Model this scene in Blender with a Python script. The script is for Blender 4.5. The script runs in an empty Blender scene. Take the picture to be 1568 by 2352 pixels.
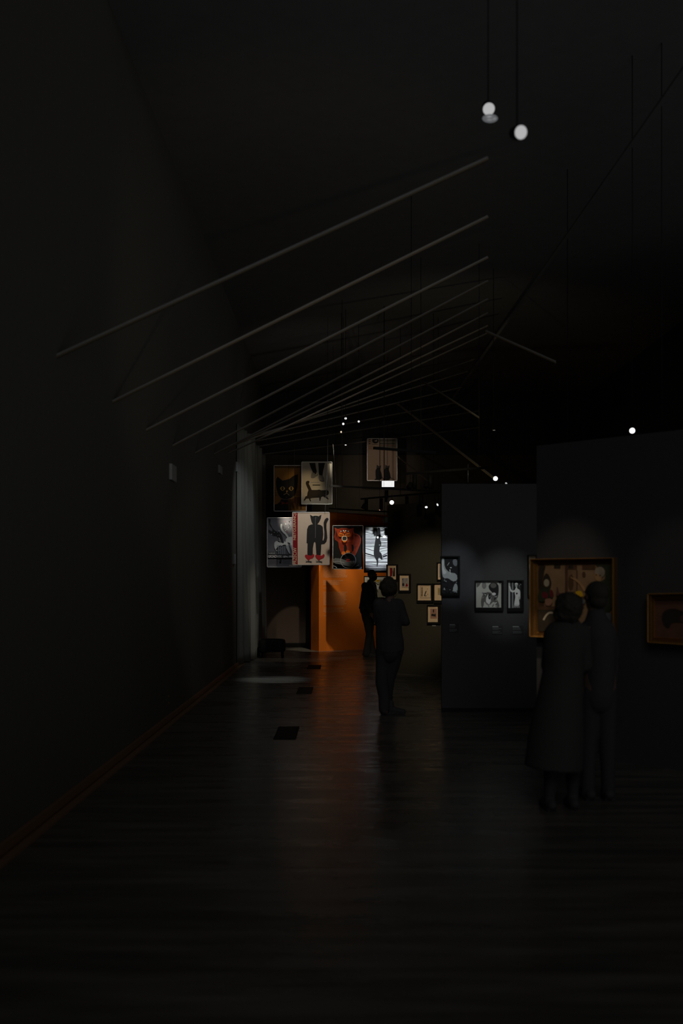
import bpy, bmesh, math, random
from mathutils import Vector, Matrix, Euler, noise
random.seed(7)
C = bpy.context.scene.collection
F, CX, HY, EYE = 2287.0, 784.0, 1338.0, 1.6     # focal length in pixels, horizon row, eye height

def P(px, py, d):                                # a pixel of the photograph at depth d
    return Vector(((px-CX)*d/F, d, EYE-(py-HY)*d/F))
class Plane:
    def __init__(s, p, n): s.p = Vector(p); s.n = Vector(n).normalized()
    def at(s, px, py, off=0.0):
        r = Vector(((px-CX)/F, 1.0, -(py-HY)/F)); o = Vector((0, 0, EYE))
        t = (s.p-o).dot(s.n)/r.dot(s.n)
        return o+r*t+s.n*off
def front(d): return Plane((0, d, 0), (0, -1, 0))

# ------------------------------------------------------------ materials
MATS = {}
def mat(name, col, rough=0.7, spec=0.3, metal=0.0, var=0.12, scale=6.0, bump=0.0, emis=None, es=1.0, alpha=1.0, trans=0.0):
    if name in MATS: return MATS[name]
    m = bpy.data.materials.new(name); m.use_nodes = True
    nt = m.node_tree; b = nt.nodes['Principled BSDF']
    b.inputs['Roughness'].default_value = rough
    b.inputs['Specular IOR Level'].default_value = spec
    b.inputs['Metallic'].default_value = metal
    tc = nt.nodes.new('ShaderNodeTexCoord'); nz = nt.nodes.new('ShaderNodeTexNoise')
    nz.inputs['Scale'].default_value = scale; nz.inputs['Detail'].default_value = 4
    nt.links.new(tc.outputs['Object'], nz.inputs['Vector'])
    mx = nt.nodes.new('ShaderNodeMix'); mx.data_type = 'RGBA'
    nt.links.new(nz.outputs['Fac'], mx.inputs['Factor'])
    mx.inputs['A'].default_value = (*[c*(1-var) for c in col], 1)
    mx.inputs['B'].default_value = (*[min(1, c*(1+var)) for c in col], 1)
    nt.links.new(mx.outputs['Result'], b.inputs['Base Color'])
    if bump:
        bp = nt.nodes.new('ShaderNodeBump'); bp.inputs['Strength'].default_value = bump; bp.inputs['Distance'].default_value = 0.01
        nt.links.new(nz.outputs['Fac'], bp.inputs['Height']); nt.links.new(bp.outputs['Normal'], b.inputs['Normal'])
    if emis:
        b.inputs['Emission Color'].default_value = (*emis, 1); b.inputs['Emission Strength'].default_value = es
    if trans: b.inputs['Transmission Weight'].default_value = trans
    MATS[name] = m
    return m
def ink(name, r, g, b, var=0.06, spec=0.04): return mat('ink_'+name, (r, g, b), 0.6, spec, 0, var, 14)

# ------------------------------------------------------------ mesh builder
class MB:
    def __init__(s): s.v = []; s.f = []; s.m = []; s.mats = []; s.sm = []
    def mi(s, m):
        if m not in s.mats: s.mats.append(m)
        return s.mats.index(m)
    def add(s, vs, fs, m, smooth=False):
        o = len(s.v); s.v += [Vector(v) for v in vs]; k = s.mi(m)
        for f in fs: s.f.append([o+i for i in f]); s.m.append(k); s.sm.append(smooth)
    def box(s, a, b, m):
        (x0, y0, z0), (x1, y1, z1) = a, b
        vs = [(x, y, z) for z in (z0, z1) for x, y in ((x0, y0), (x1, y0), (x1, y1), (x0, y1))]
        s.add(vs, [(3, 2, 1, 0), (4, 5, 6, 7), (0, 1, 5, 4), (1, 2, 6, 5), (2, 3, 7, 6), (3, 0, 4, 7)], m)
    def obox(s, c, ax, ay, az, m):               # oriented box by half axes
        c = Vector(c); vs = [c+ax*i+ay*j+az*k for k in (-1, 1) for i, j in ((-1, -1), (1, -1), (1, 1), (-1, 1))]
        s.add(vs, [(3, 2, 1, 0), (4, 5, 6, 7), (0, 1, 5, 4), (1, 2, 6, 5), (2, 3, 7, 6), (3, 0, 4, 7)], m)
    def bar(s, p0, p1, w, h, m):
        p0, p1 = Vector(p0), Vector(p1); d = p1-p0
        up = Vector((0, 0, 1)) if abs(d.normalized().z) < .95 else Vector((0, 1, 0))
        sd = d.cross(up).normalized(); u = sd.cross(d).normalized()
        s.obox((p0+p1)/2, sd*w/2, d/2, u*h/2, m)
    def tube(s, pts, rad, m, n=12, caps=True, flat=None):
        pts = [Vector(p) for p in pts]; N = len(pts); vs = []; fs = []
        if not isinstance(rad, (list, tuple)): rad = [rad]*N
        ref = None
        for i, p in enumerate(pts):
            t = (pts[min(i+1, N-1)]-pts[max(i-1, 0)]).normalized()
            if flat is not None: a = (flat-t*flat.dot(t)).normalized()
            elif ref is None:
                a = t.cross(Vector((0, 0, 1)))
                a = a.normalized() if a.length > .05 else Vector((1, 0, 0))
            else: a = (ref-t*ref.dot(t)).normalized()
            ref = a; b = t.cross(a)
            r = rad[i]; rx, ry = r if isinstance(r, tuple) else (r, r)
            for k in range(n):
                th = 2*math.pi*k/n; vs.append(p+a*math.cos(th)*rx+b*math.sin(th)*ry)
        for i in range(N-1):
            for k in range(n):
                k2 = (k+1) % n; fs.append((i*n+k, i*n+k2, (i+1)*n+k2, (i+1)*n+k))
        if caps: fs.append(tuple(range(n-1, -1, -1))); fs.append(tuple((N-1)*n+k for k in range(n)))
        s.add(vs, fs, m, True)
    def ell(s, c, r, m, rot=None, n=14, k=9):
        c = Vector(c); r = (r, r, r) if not isinstance(r, tuple) else r; vs = []; fs = []
        for i in range(1, k):
            ph = math.pi*i/k
            for j in range(n):
                th = 2*math.pi*j/n
                v = Vector((r[0]*math.sin(ph)*math.cos(th), r[1]*math.sin(ph)*math.sin(th), r[2]*math.cos(ph)))
                vs.append(c+(rot @ v if rot else v))
        t = Vector((0, 0, r[2])); t = rot @ t if rot else t
        vs += [c+t, c-t]; T = len(vs)-2
        for i in range(k-2):
            for j in range(n):
                j2 = (j+1) % n; fs.append((i*n+j, (i+1)*n+j, (i+1)*n+j2, i*n+j2))
        for j in range(n):
            j2 = (j+1) % n; fs.append((T, j, j2)); fs.append((T+1, (k-2)*n+j2, (k-2)*n+j))
        s.add(vs, fs, m, True)
    def limb(s, pts, rad, m, flat=None, n=14):   # tube with rounded ends, closed, for remeshing
        s.tube(pts, rad, m, n, True, flat)
        for p, r in ((pts[0], rad[0]), (pts[-1], rad[-1])):
            q = min(r) if isinstance(r, tuple) else r
            s.ell(p, q, m, None, 12, 8)
    def poly(s, pts, m): s.add(pts, [tuple(range(len(pts)))], m)
    def prism(s, pts, ex, m):
        n = len(pts); ex = Vector(ex); vs = [Vector(p) for p in pts]+[Vector(p)+ex for p in pts]
        s.add(vs, [tuple(range(n))[::-1], tuple(range(n, 2*n))]+[(i, (i+1) % n, n+(i+1) % n, n+i) for i in range(n)], m)
    def build(s, name, parent=None, remesh=None, bevel=None, fixn=True):
        org = parent.matrix_world.translation.copy() if parent else Vector((0, 0, 0))
        if parent: 
            q = parent; org = Vector((0, 0, 0))
            while q: org += q.location; q = q.parent
        me = bpy.data.meshes.new(name)
        me.from_pydata([tuple(v-org) for v in s.v], [], s.f)
        for m in s.mats: me.materials.append(m)
        me.polygons.foreach_set('material_index', s.m); me.polygons.foreach_set('use_smooth', s.sm)
        if fixn and len(s.f) > 1 and len(s.f) < 20000:
            bm = bmesh.new(); bm.from_mesh(me); bmesh.ops.recalc_face_normals(bm, faces=bm.faces); bm.to_mesh(me); bm.free()
        me.update()
        o = bpy.data.objects.new(name, me); C.objects.link(o)
        if parent: o.parent = parent
        if remesh:
            r = o.modifiers.new('remesh', 'REMESH'); r.mode = 'VOXEL'; r.voxel_size = remesh; r.use_smooth_shade = True
            sm = o.modifiers.new('smooth', 'SMOOTH'); sm.factor = .5; sm.iterations = 3
        if bevel:
            b = o.modifiers.new('bevel', 'BEVEL'); b.width = bevel; b.segments = 2; b.limit_method = 'ANGLE'
        return o
def empty(name, loc, label=None, cat=None, group=None):
    o = bpy.data.objects.new(name, None); C.objects.link(o); o.location = loc; o.empty_display_size = .1
    tag(o, label, cat, group); return o
def tag(o, label=None, cat=None, group=None, kind=None):
    if label: o['label'] = label
    if cat: o['category'] = cat
    if group: o['group'] = group
    if kind: o['kind'] = kind
    return o
def struct(mb, name, **k): return tag(mb.build(name, **k), kind='structure')
def copy_tree(o, parent=None):
    c = o.copy(); C.objects.link(c)
    if parent: c.parent = parent
    for ch in [x for x in bpy.data.objects if x.parent == o]: copy_tree(ch, c)
    return c

def smooth2(pts, it=2, closed=True):             # corner-cutting of a 2-D outline
    for _ in range(it):
        out = []; n = len(pts)
        rng = range(n) if closed else range(n-1)
        if not closed: out.append(pts[0])
        for i in rng:
            a, b = pts[i], pts[(i+1) % n]
            out.append((a[0]*.75+b[0]*.25, a[1]*.75+b[1]*.25)); out.append((a[0]*.25+b[0]*.75, a[1]*.25+b[1]*.75))
        if not closed: out.append(pts[-1])
        pts = out
    return pts
class Art:                                       # flat print artwork on a plane; crop = (x0, y0, scale) of the sketch frame
    def __init__(s, plane, crop, mb=None): s.pl = plane; s.c = crop; s.mb = mb or MB(); s.k = 0
    def xy(s, x, y, k=None):
        x0, y0, sc = s.c; return s.pl.at(x0+x/sc, y0+y/sc, (s.k if k is None else k)*.0006)
    def poly(s, pts, m, sm=0, layer=True):
        if layer: s.k += 1
        if sm: pts = smooth2(pts, sm)
        s.mb.poly([s.xy(*p) for p in pts], m)
    def rect(s, x0, y0, x1, y1, m): s.poly([(x0, y0), (x1, y0), (x1, y1), (x0, y1)], m)
    def disc(s, x, y, rx, ry, m, a0=0, a1=360, n=24):
        s.poly([(x+rx*math.cos(math.radians(a0+(a1-a0)*i/n)), y+ry*math.sin(math.radians(a0+(a1-a0)*i/n))) for i in range(n if a1-a0 == 360 else n+1)], m)
    def line(s, pts, w, m, sm=2, taper=False, layer=True):
        if layer: s.k += 1
        if sm: pts = smooth2(pts, sm, False)
        L = []; R = []; n = len(pts)
        for i, (x, y) in enumerate(pts):
            a = pts[max(0, i-1)]; b = pts[min(n-1, i+1)]; dx, dy = b[0]-a[0], b[1]-a[1]; l = math.hypot(dx, dy) or 1
            ww = w*(1-.8*i/(n-1)) if taper else w
            L.append((x-dy/l*ww/2, y+dx/l*ww/2)); R.append((x+dy/l*ww/2, y-dx/l*ww/2))
        for i in range(n-1): s.mb.poly([s.xy(*q) for q in (L[i], L[i+1], R[i+1], R[i])], m)
    def text(s, body, x0, y0, x1, y1, m, rot=0):
        """text squeezed into the box; rot=90 reads upwards"""
        s.k += 1
        cu = bpy.data.curves.new('t', 'FONT'); cu.body = body; cu.resolution_u = 3
        o = bpy.data.objects.new('t', cu); C.objects.link(o)
        bpy.context.view_layer.update()
        me = o.evaluated_get(bpy.context.evaluated_depsgraph_get()).to_mesh()
        vs = [(v.co.x, v.co.y) for v in me.vertices]; fs = [tuple(p.vertices) for p in me.polygons]
        ax, bx = min(v[0] for v in vs), max(v[0] for v in vs); ay, by = min(v[1] for v in vs), max(v[1] for v in vs)
        out = []
        for x, y in vs:
            u = (x-ax)/(bx-ax); w = (y-ay)/(by-ay)
            out.append(s.xy(x0+(x1-x0)*u, y1-(y1-y0)*w) if rot == 0 else s.xy(x0+(x1-x0)*w if False else x1-(x1-x0)*(1-w) if False else x0+(x1-x0)*(1-w), y1-(y1-y0)*u))
        s.mb.add(out, fs, m)
        bpy.data.objects.remove(o); bpy.data.curves.remove(cu)
    def scribble(s, x0, y0, x1, y1, rows, m, frac=.45, ragged=.25, seed=1):   # unreadable small print as broken bars
        rn = random.Random(seed); h = (y1-y0)/rows; s.k += 1
        for r in range(rows):
            x = x0; end = x1-(x1-x0)*ragged*rn.random()
            while x < end:
                w = min((x1-x0)*(.04+.1*rn.random()), end-x); y = y0+r*h
                s.poly([(x, y), (x+w, y), (x+w, y+h*frac), (x, y+h*frac)], m, layer=False)
                x += w+(x1-x0)*.010

def norm3(m):
    return m
# palette
black = mat('matte_black_metal', (.015, .015, .015), .6, .2)
wallblack = mat('charcoal_wall_paint', (.072, .072, .077), .85, .1, bump=.05, scale=30)
olive = mat('olive_black_wall_paint', (.052, .05, .038), .85, .1, bump=.05, scale=30)
leftm = mat('left_wall_paint', (.17, .166, .145), .85, .1, bump=.05, scale=20)
orange = mat('orange_wall_paint', (.74, .185, .018), .75, .15, bump=.03, scale=40, var=.04)
backm = mat('far_wall_paint', (.13, .11, .085), .85, .1)
ceilm = mat('black_ceiling', (.26, .26, .26), .9, .05)
steel = mat('rafter_steel', (.15, .12, .07), .6, .3)
silver = mat('brushed_aluminium_frame', (.55, .57, .58), .4, .5, .6)
fblack = mat('black_frame_wood', (.012, .012, .012), .7, .08)
cream = ink('cream', .72, .56, .38); white = ink('white', .82, .84, .84); paper = ink('paper', .62, .52, .42)
ikb = ink('black', .03, .03, .032); red = ink('red', .42, .03, .035); dred = ink('dark_red', .22, .015, .02)
grey = ink('grey', .13, .13, .15); lgrey = ink('light_grey', .50, .53, .53); mgrey = ink('mid_grey', .25, .26, .28)

# ------------------------------------------------------------ floor
def floor_mat():
    m = bpy.data.materials.new('polished_dark_floor'); m.use_nodes = True; nt = m.node_tree; b = nt.nodes['Principled BSDF']
    tc = nt.nodes.new('ShaderNodeTexCoord'); mp = nt.nodes.new('ShaderNodeMapping'); mp.inputs['Scale'].default_value = (.55, 2.6, 1)
    nt.links.new(tc.outputs['Object'], mp.inputs['Vector'])
    n1 = nt.nodes.new('ShaderNodeTexNoise'); n1.inputs['Scale'].default_value = 1.6; n1.inputs['Detail'].default_value = 8; n1.inputs['Roughness'].default_value = .62
    nt.links.new(mp.outputs['Vector'], n1.inputs['Vector'])
    cr = nt.nodes.new('ShaderNodeValToRGB'); cr.color_ramp.elements[0].position = .3; cr.color_ramp.elements[0].color = (.075, .07, .062, 1)
    cr.color_ramp.elements[1].position = .72; cr.color_ramp.elements[1].color = (.15, .14, .12, 1)
    nt.links.new(n1.outputs['Fac'], cr.inputs['Fac']); nt.links.new(cr.outputs['Color'], b.inputs['Base Color'])
    mr = nt.nodes.new('ShaderNodeMapRange'); mr.inputs['From Min'].default_value = .3; mr.inputs['From Max'].default_value = .7
    mr.inputs['To Min'].default_value = .20; mr.inputs['To Max'].default_value = .38
    nt.links.new(n1.outputs['Fac'], mr.inputs['Value']); nt.links.new(mr.outputs['Result'], b.inputs['Roughness'])
    b.inputs['Specular IOR Level'].default_value = 1.0
    mp2 = nt.nodes.new('ShaderNodeMapping'); mp2.inputs['Scale'].default_value = (.5, 5.5, 1); mp2.inputs['Rotation'].default_value = (0, 0, .06)
    n2 = nt.nodes.new('ShaderNodeTexNoise'); n2.inputs['Scale'].default_value = 1.7; n2.inputs['Detail'].default_value = 6
    nt.links.new(tc.outputs['Object'], mp2.inputs['Vector']); nt.links.new(mp2.outputs['Vector'], n2.inputs['Vector'])
    r2 = nt.nodes.new('ShaderNodeMapRange'); r2.inputs['From Min'].default_value = .38; r2.inputs['From Max'].default_value = .66; r2.inputs['To Min'].default_value = .72; r2.inputs['To Max'].default_value = 1.3
    mm = nt.nodes.new('ShaderNodeMix'); mm.data_type = 'RGBA'; mm.blend_type = 'MULTIPLY'; mm.inputs['Factor'].default_value = 1
    nt.links.new(n2.outputs['Fac'], r2.inputs['Value']); nt.links.new(cr.outputs['Color'], mm.inputs['A']); nt.links.new(r2.outputs['Result'], mm.inputs['B']); nt.links.new(mm.outputs['Result'], b.inputs['Base Color'])
    bp = nt.nodes.new('ShaderNodeBump'); bp.inputs['Strength'].default_value = .04; bp.inputs['Distance'].default_value = .02
    nt.links.new(n1.outputs['Fac'], bp.inputs['Height']); nt.links.new(bp.outputs['Normal'], b.inputs['Normal'])
    return m
m = MB(); m.box((-2.3, .5, -.12), (9, 28, 0), floor_mat()); struct(m, 'floor')
# ------------------------------------------------------------ shell
m = MB(); m.box((-2.25, -2, -.12), (-2.0, 28, 6.6), leftm); struct(m, 'wall_left')
m = MB(); m.box((-2.0, 26.0, 0), (9, 26.2, 4.93), backm); m.box((-2, 26.05, 4.93), (9, 26.2, 6.6), wallblack); m.box((-2, 25.96, 0), (9, 26.0, .1), black); struct(m, 'wall_back')
bbm = mat('baseboard_glow_tint', (.30, .17, .09), .5, .4, bump=.1, scale=20)  # orange wall's bounce light put into the base colour
m = MB(); m.box((-2.0, 2, 0), (-1.975, 19.6, .075), bbm); struct(m, 'baseboard_left', bevel=.004)
m = MB(); m.box((-1.96, 2, 0), (-1.90, 19.6, .012), bbm); struct(m, 'trim_left')
m = MB(); m.box((6.5, 12.6, 0), (6.7, 26, 6.6), wallblack); struct(m, 'wall_sun_block')  # unseen wall, added to keep the fill suns off the orange wall
# ceiling with rafters as its parts
m = MB(); m.box((-2.3, 8.2, 6.6), (9.2, 28, 6.8), ceilm); ceil = struct(m, 'ceiling')
def rafter(name, p0, p1, w=.05, h=.022, t=.012, mt=None):
    r = MB(); mt = mt or steel; p0, p1 = Vector(p0), Vector(p1)
    r.bar(p0, p1, w, t, mt); u = Vector((0, 0, h/2)); r.bar(p0+u, p1+u, .012, h, ceilm)
    return r.build(name, ceil)
RAF = [ # depth, two points of the lower edge
 (7.0, (280, 752), (838, 496), .045), (8.7, (340, 885), (877, 620), .04), (10.2, (340, 988), (877, 716), .035), (11.8, (396, 1026), (866, 780), .032),
 (13.6, (447, 1043), (878, 816), .03), (15.6, (493, 1044), (917, 825), .028), (16.6, (560, 1013), (955, 827), .026), (17.6, (560, 1026), (980, 831), .03),
 (19.5, (700, 965), (919, 887), .026), (20.5, (600, 997), (889, 910), .028), (21.5, (610, 999), (909, 927), .026), (22.5, (600, 1012), (896, 955), .026),
 (23.5, (600, 1025), (1000, 961), .026), (24.5, (640, 1040), (1085, 985), .024)]
for d, a, b, w in RAF:
    sl = (b[1]-a[1])/(b[0]-a[0]); xl = CX-2.0*F/d; xr = min(1120, CX+2.6*F/d)
    if d > 23: xr = 1100
    rafter('rafter', P(xl, a[1]+(xl-a[0])*sl, d), P(xr, a[1]+(xr-a[0])*sl, d), w*.6)
rafter('brace', P(1115, 762, 11.5), P(1275, 833, 10.8), .03)
brm = mat('brace_timber', (.42, .32, .18), .6, .3)
rafter('brace', P(912, 927, 21), P(1132, 1097, 15.5), .045, mt=brm)
rafter('brace', P(912, 1048, 22.5), P(986, 1108, 21), .03, mt=brm)
rafter('brace', P(975, 880, 18), P(1100, 960, 15), .02)
rafter('ridge_beam', (2.62, 5, 5.45), (2.62, 25.9, 6.0), .04, .04, mt=ceilm)

# ------------------------------------------------------------ orange wall block, side panels
oa, ob = P(732, 1496, 23.16), P(836, 1491, 23.92)
oa.z = ob.z = 0; od = (ob-oa).normalized(); on = Vector((od.y, -od.x, 0))
oc = oa+od*2.3
OW = Plane(oa, on); ztop = 3.25
m = MB(); q = oa+Vector((-.20, .5, 0)); m.prism([oa, oc, oc-on*.5, q], (0, 0, ztop), orange); orange_wall = struct(m, 'wall_orange')
# beige panel left of it
beige = mat('beige_panel_paint', (.20, .155, .12), .8, .1)
m = MB(); m.box((-1.96, 24.7, .1), (-.87, 24.78, 3.0), beige); struct(m, 'wall_beige')
m = MB(); m.box((-1.96, 24.66, 0), (-.87, 24.7, .1), black); struct(m, 'baseboard_beige')
m = MB(); m.box((-.87, 24.45, 0), (-.74, 24.75, 4.2), fblack); struct(m, 'trim_column')
# partitions
ba, bb = Vector((.823, 17.76, 0)), Vector((1.75, 16.82, 0)); bd = (bb-ba).normalized(); bn = Vector((bd.y, -bd.x, 0))
if bn.y > 0: bn = -bn
BW = Plane(ba, bn)
m = MB(); m.prism([ba, ba+bd*3.0, ba+bd*3.0-bn*.25, ba-bn*.25], (0, 0, 2.98), olive); struct(m, 'wall_middle')
CWd = 12.3; CW = front(CWd)
x0 = (1014-CX)*CWd/F
m = MB(); m.box((x0, CWd, 0), (5.5, CWd+.06, 2.82), wallblack); struct(m, 'wall_partition')
m = MB(); m.box((x0, CWd-.012, 0), (5.5, CWd, .05), black); struct(m, 'baseboard_partition')
def ddep(px): return 1/(.10526+(px-1224)*3.79e-5)
da, db = P(1232, 1338, ddep(1232)), P(1568, 1338, ddep(1568)); da.z = db.z = 0
dd = (db-da).normalized(); dn = Vector((dd.y, -dd.x, 0)); dn = -dn if dn.y > 0 else dn
DW = Plane(da, dn)
m = MB(); m.prism([da, da+dd*5.0, da+dd*5.0-dn*.3, da-dn*.3], (0, 0, 2.9), wallblack); struct(m, 'wall_near')

# ------------------------------------------------------------ hanging posters
def poster(d, x0, y0, x1, y1, name, label, bg, cables, frame=None, fw=.012, th=.02, group='hanging poster panels', plane=None):
    pl = plane or front(d); c = pl.at((x0+x1)/2, y1)
    e = empty(name, c, label, 'poster', group)
    fr = frame or silver; n = pl.n
    a, b, c2, d2 = pl.at(x0, y0), pl.at(x1, y0), pl.at(x1, y1), pl.at(x0, y1)
    rx = (b-a).normalized(); up = (a-d2).normalized()
    f = MB()
    for p, q, s1 in ((a, b, -up), (d2, c2, up), (a, d2, rx), (b, c2, -rx)):
        f.obox((p+q)/2+s1*fw/2+n*.002, (q-p)/2, s1*fw/2, n*th/2, fr)
    f.build('frame', e)
    pn = MB(); ins = fw*.5
    pn.obox((a+c2)/2-n*.004, (b-a)/2-rx*ins, (a-d2)/2-up*ins, n*.003, bg)
    pn.build('panel', e)
    for cx, top in cables:
        p = pl.at(cx, y0); w = MB(); w.tube([p, Vector((p.x, p.y, top))], .002, black, 6); w.build('hanging_cable', e)
    return e, pl
# P1 cat face -----------------------------------------------------------------
C5 = (620, 1050, 10.4533)
amber = ink('amber', .40, .20, .055); amber_d = ink('dark_amber', .16, .09, .035); gold_ink = ink('eye_gold', .65, .42, .14)
e, pl = poster(21.6, 628.5, 1068.5, 704, 1174.5, 'hanging_poster', 'hanging poster of a black cat face with amber eyes and red bow tie', amber, [(640, 5.9), (695, 5.9)])
A = Art(pl, C5)
A.rect(105, 212, 860, 262, amber_d)
A.poly([(108, 1290), (108, 1140), (180, 1120), (240, 1070), (262, 1010), (430, 1010), (440, 1290)], ikb)
A.poly([(270, 1060), (360, 1105), (435, 1070), (435, 1130), (360, 1110), (280, 1140)], ink('rust', .28, .05, .02))
A.poly([(183, 470), (296, 562), (380, 545), (470, 520), (560, 450), (668, 408), (668, 560), (655, 720), (610, 880), (560, 960), (470, 1005), (340, 1012), (240, 975), (185, 860), (150, 740), (138, 600), (150, 520)], ikb)
A.line([(215, 925), (260, 1000), (400, 1015), (520, 985), (560, 935)], 9, mgrey)
for ex in (300, 508):
    A.poly([(ex-68, 752), (ex-35, 715), (ex, 700), (ex+35, 715), (ex+62, 752), (ex+35, 790), (ex, 812), (ex-35, 790)], gold_ink, 1)
    A.disc(ex+2, 752, 24, 44, ikb); A.disc(ex+2, 748, 6, 12, mgrey)
A.poly([(384, 806), (434, 806), (400, 858)], gold_ink)
A.line([(325, 905), (400, 862), (462, 915)], 8, cream, 0)
A.line([(375, 962), (408, 966)], 8, mgrey, 0)
for y0_, y1_ in ((800, 825), (852, 850), (885, 895), (930, 920)): A.line([(105, y0_), (210, y1_)], 7, ikb, 0)
for y0_, y1_ in ((822, 815), (850, 852), (880, 905), (905, 940)): A.line([(590, y0_), (745, y1_)], 7, ikb, 0)
brn = ink('brown_coat', .17, .075, .035)
A.poly([(520, 1010), (600, 960), (745, 960), (850, 1000), (850, 1090), (760, 1100), (765, 1255), (725, 1255), (700, 1110), (670, 1105), (680, 1250), (635, 1250), (600, 1100), (560, 1100), (585, 1240), (540, 1235), (505, 1120)], brn)
A.rect(440, 1010, 512, 1290, amber_d)
A.line([(505, 365), (530, 315), (570, 285), (602, 277)], 6, mgrey, 2)  # arc of a lamp's reflection, painted into the print
A.mb.build('print', e, fixn=False)
# P2 walking cat --------------------------------------------------------------
pal = ink('pale_khaki', .50, .46, .38)
e, pl = poster(21.2, 692, 1060.5, 763, 1158.5, 'hanging_poster', 'hanging poster of a dark cat walking under a pair of feet', pal, [(700, 5.95)])
A = Art(pl, C5)
shd = ink('shoe_grey', .20, .20, .19)
A.poly([(940, 138), (1085, 138), (1100, 250), (1122, 340), (1105, 400), (1080, 440), (1040, 400), (1010, 330), (975, 250)], ikb)
A.poly([(1155, 138), (1318, 138), (1300, 230), (1275, 330), (1260, 430), (1270, 480), (1190, 470), (1170, 400), (1165, 250)], ikb)
A.poly([(1010, 350), (1090, 400), (1105, 470), (1060, 505), (1000, 512), (975, 490), (985, 430)], shd, 1)
A.poly([(1165, 430), (1260, 440), (1300, 500), (1305, 560), (1250, 590), (1190, 570), (1160, 520)], shd, 1)
A.line([(1190, 560), (1250, 585), (1306, 570)], 18, ikb)
A.poly([(1095, 430), (1150, 405), (1150, 440), (1100, 470)], shd)
A.scribble(975, 600, 1180, 625, 1, mgrey, .6, .05, 3); A.scribble(1020, 660, 1205, 684, 1, ikb, 1, .02, 4)
A.disc(1245, 668, 24, 28, mgrey); A.disc(1245, 668, 19, 23, pal)
cat = ink('dark_brown_cat', .035, .028, .022)
A.poly([(858, 640), (862, 590), (900, 568), (945, 575), (945, 610), (928, 640), (950, 680), (990, 770), (1000, 788), (1130, 788), (1180, 778), (1230, 795), (1340, 792), (1360, 770), (1372, 800), (1400, 805), (1415, 850), (1405, 895), (1350, 930), (1365, 955), (1410, 1005), (1395, 1020), (1340, 985), (1270, 945), (1230, 960), (1205, 1055), (1185, 1050), (1178, 975), (1090, 978), (1000, 985), (965, 1000), (985, 1060), (960, 1065), (930, 995), (870, 1000), (825, 1050), (806, 1040), (850, 945), (888, 930), (900, 850), (920, 790), (890, 720)], cat)
A.mb.build('print', e, fixn=False)
# P3 pair of seated cats -------------------------------------------------------
C7 = (835, 1000, 18.447)
tan = ink('dusky_tan', .42, .31, .22)
e, pl = poster(23.6, 842.5, 1007, 912, 1104.5, 'hanging_poster', 'highest hanging poster, two black cats sitting side by side on tan', tan, [(850, 6.0), (905, 6.0)])
A = Art(pl, C7)
A.rect(640, 165, 1395, 525, ink('olive_grey', .24, .22, .17))
A.disc(495, 215, 140, 130, ikb); A.poly([(440, 235), (560, 180), (575, 250), (510, 270)], tan)
for y in (185, 268, 355): A.poly([(215, y-20), (305, y-15), (290, y+5), (215, y+20)], ikb)
A.scribble(690, 180, 1380, 250, 2, ikb, .5, .1, 5); A.scribble(680, 340, 1360, 370, 1, ikb, .9, .05, 6); A.scribble(660, 410, 1370, 440, 1, ink('rusty_brown', .25, .1, .06), .9, .02, 7)
A.text('HENRY ORIENTA', 620, 470, 1345, 512, ikb)
A.scribble(210, 460, 380, 620, 4, ink('rusty_brown', .25, .1, .06), .3, .2, 8); A.scribble(350, 375, 595, 400, 1, ikb, .7, .02, 9)
def seated(dx):
    A.poly([(560+dx, 1235), (600+dx, 1290), (660+dx, 1305), (735+dx, 1270), (715+dx, 1380), (700+dx, 1450), (715+dx, 1510), (750+dx, 1600), (775+dx, 1730), (785+dx, 1800), (740+dx, 1870), (690+dx, 1900), (470+dx, 1895), (465+dx, 1850), (510+dx, 1835), (500+dx, 1700), (495+dx, 1560), (505+dx, 1460), (540+dx, 1420), (548+dx, 1330)], ikb)
    A.disc(595+dx, 1345, 18, 12, mgrey); A.disc(660+dx, 1345, 18, 14, mgrey)
seated(0); seated(362)
A.line([(765, 1800), (850, 1830)], 30, ikb, 1); A.line([(1130, 1800), (1240, 1850), (1345, 1890)], 32, ikb, 1, True)
A.mb.build('print', e, fixn=False)
# P4 grey poster ---------------------------------------------------------------
C4 = (605, 1170, 9.8)
e, pl = poster(20.1, 613, 1188.5, 692.5, 1303, 'hanging_poster', 'hanging grey poster with pale cat and year dates, lowest on the left', grey, [(622, 5.8), (662, 5.8)])
A = Art(pl, C4)
A.poly([(110, 215), (160, 215), (150, 320), (200, 420), (270, 490), (340, 500), (400, 560), (430, 640), (455, 770), (400, 745), (340, 750), (325, 650), (290, 610), (220, 600), (110, 520), (115, 450), (190, 500), (200, 450), (130, 350)], ikb)
rn = random.Random(3)
for i in range(46):
    x = rn.uniform(440, 640) if i < 34 else rn.uniform(170, 400); y = rn.uniform(230, 620) if i < 34 else rn.uniform(480, 600)
    A.disc(x, y, *(2*[rn.uniform(3, 11)]), rn.choice([ikb, mgrey, lgrey, mgrey, ikb, dred]), n=8)
A.line([(405, 335), (398, 420), (430, 490), (500, 550), (550, 620)], 42, lgrey)
A.disc(405, 345, 20, 20, lgrey)
A.poly([(500, 680), (540, 625), (640, 615), (760, 640), (760, 760), (700, 990), (660, 990), (610, 850), (600, 760), (540, 740), (580, 880), (600, 1000), (570, 980), (510, 860), (500, 780)], lgrey)
A.poly([(240, 800), (250, 740), (300, 705), (345, 745), (400, 745), (455, 775), (470, 705), (520, 760), (500, 800), (440, 795), (420, 830), (380, 810), (330, 840), (280, 900), (250, 880)], lgrey, 1)
A.line([(260, 880), (290, 935), (350, 935), (410, 880)], 9, lgrey)
for x in (330, 375, 420, 465): A.rect(x, 830, x+26, 1010, mgrey)
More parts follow.
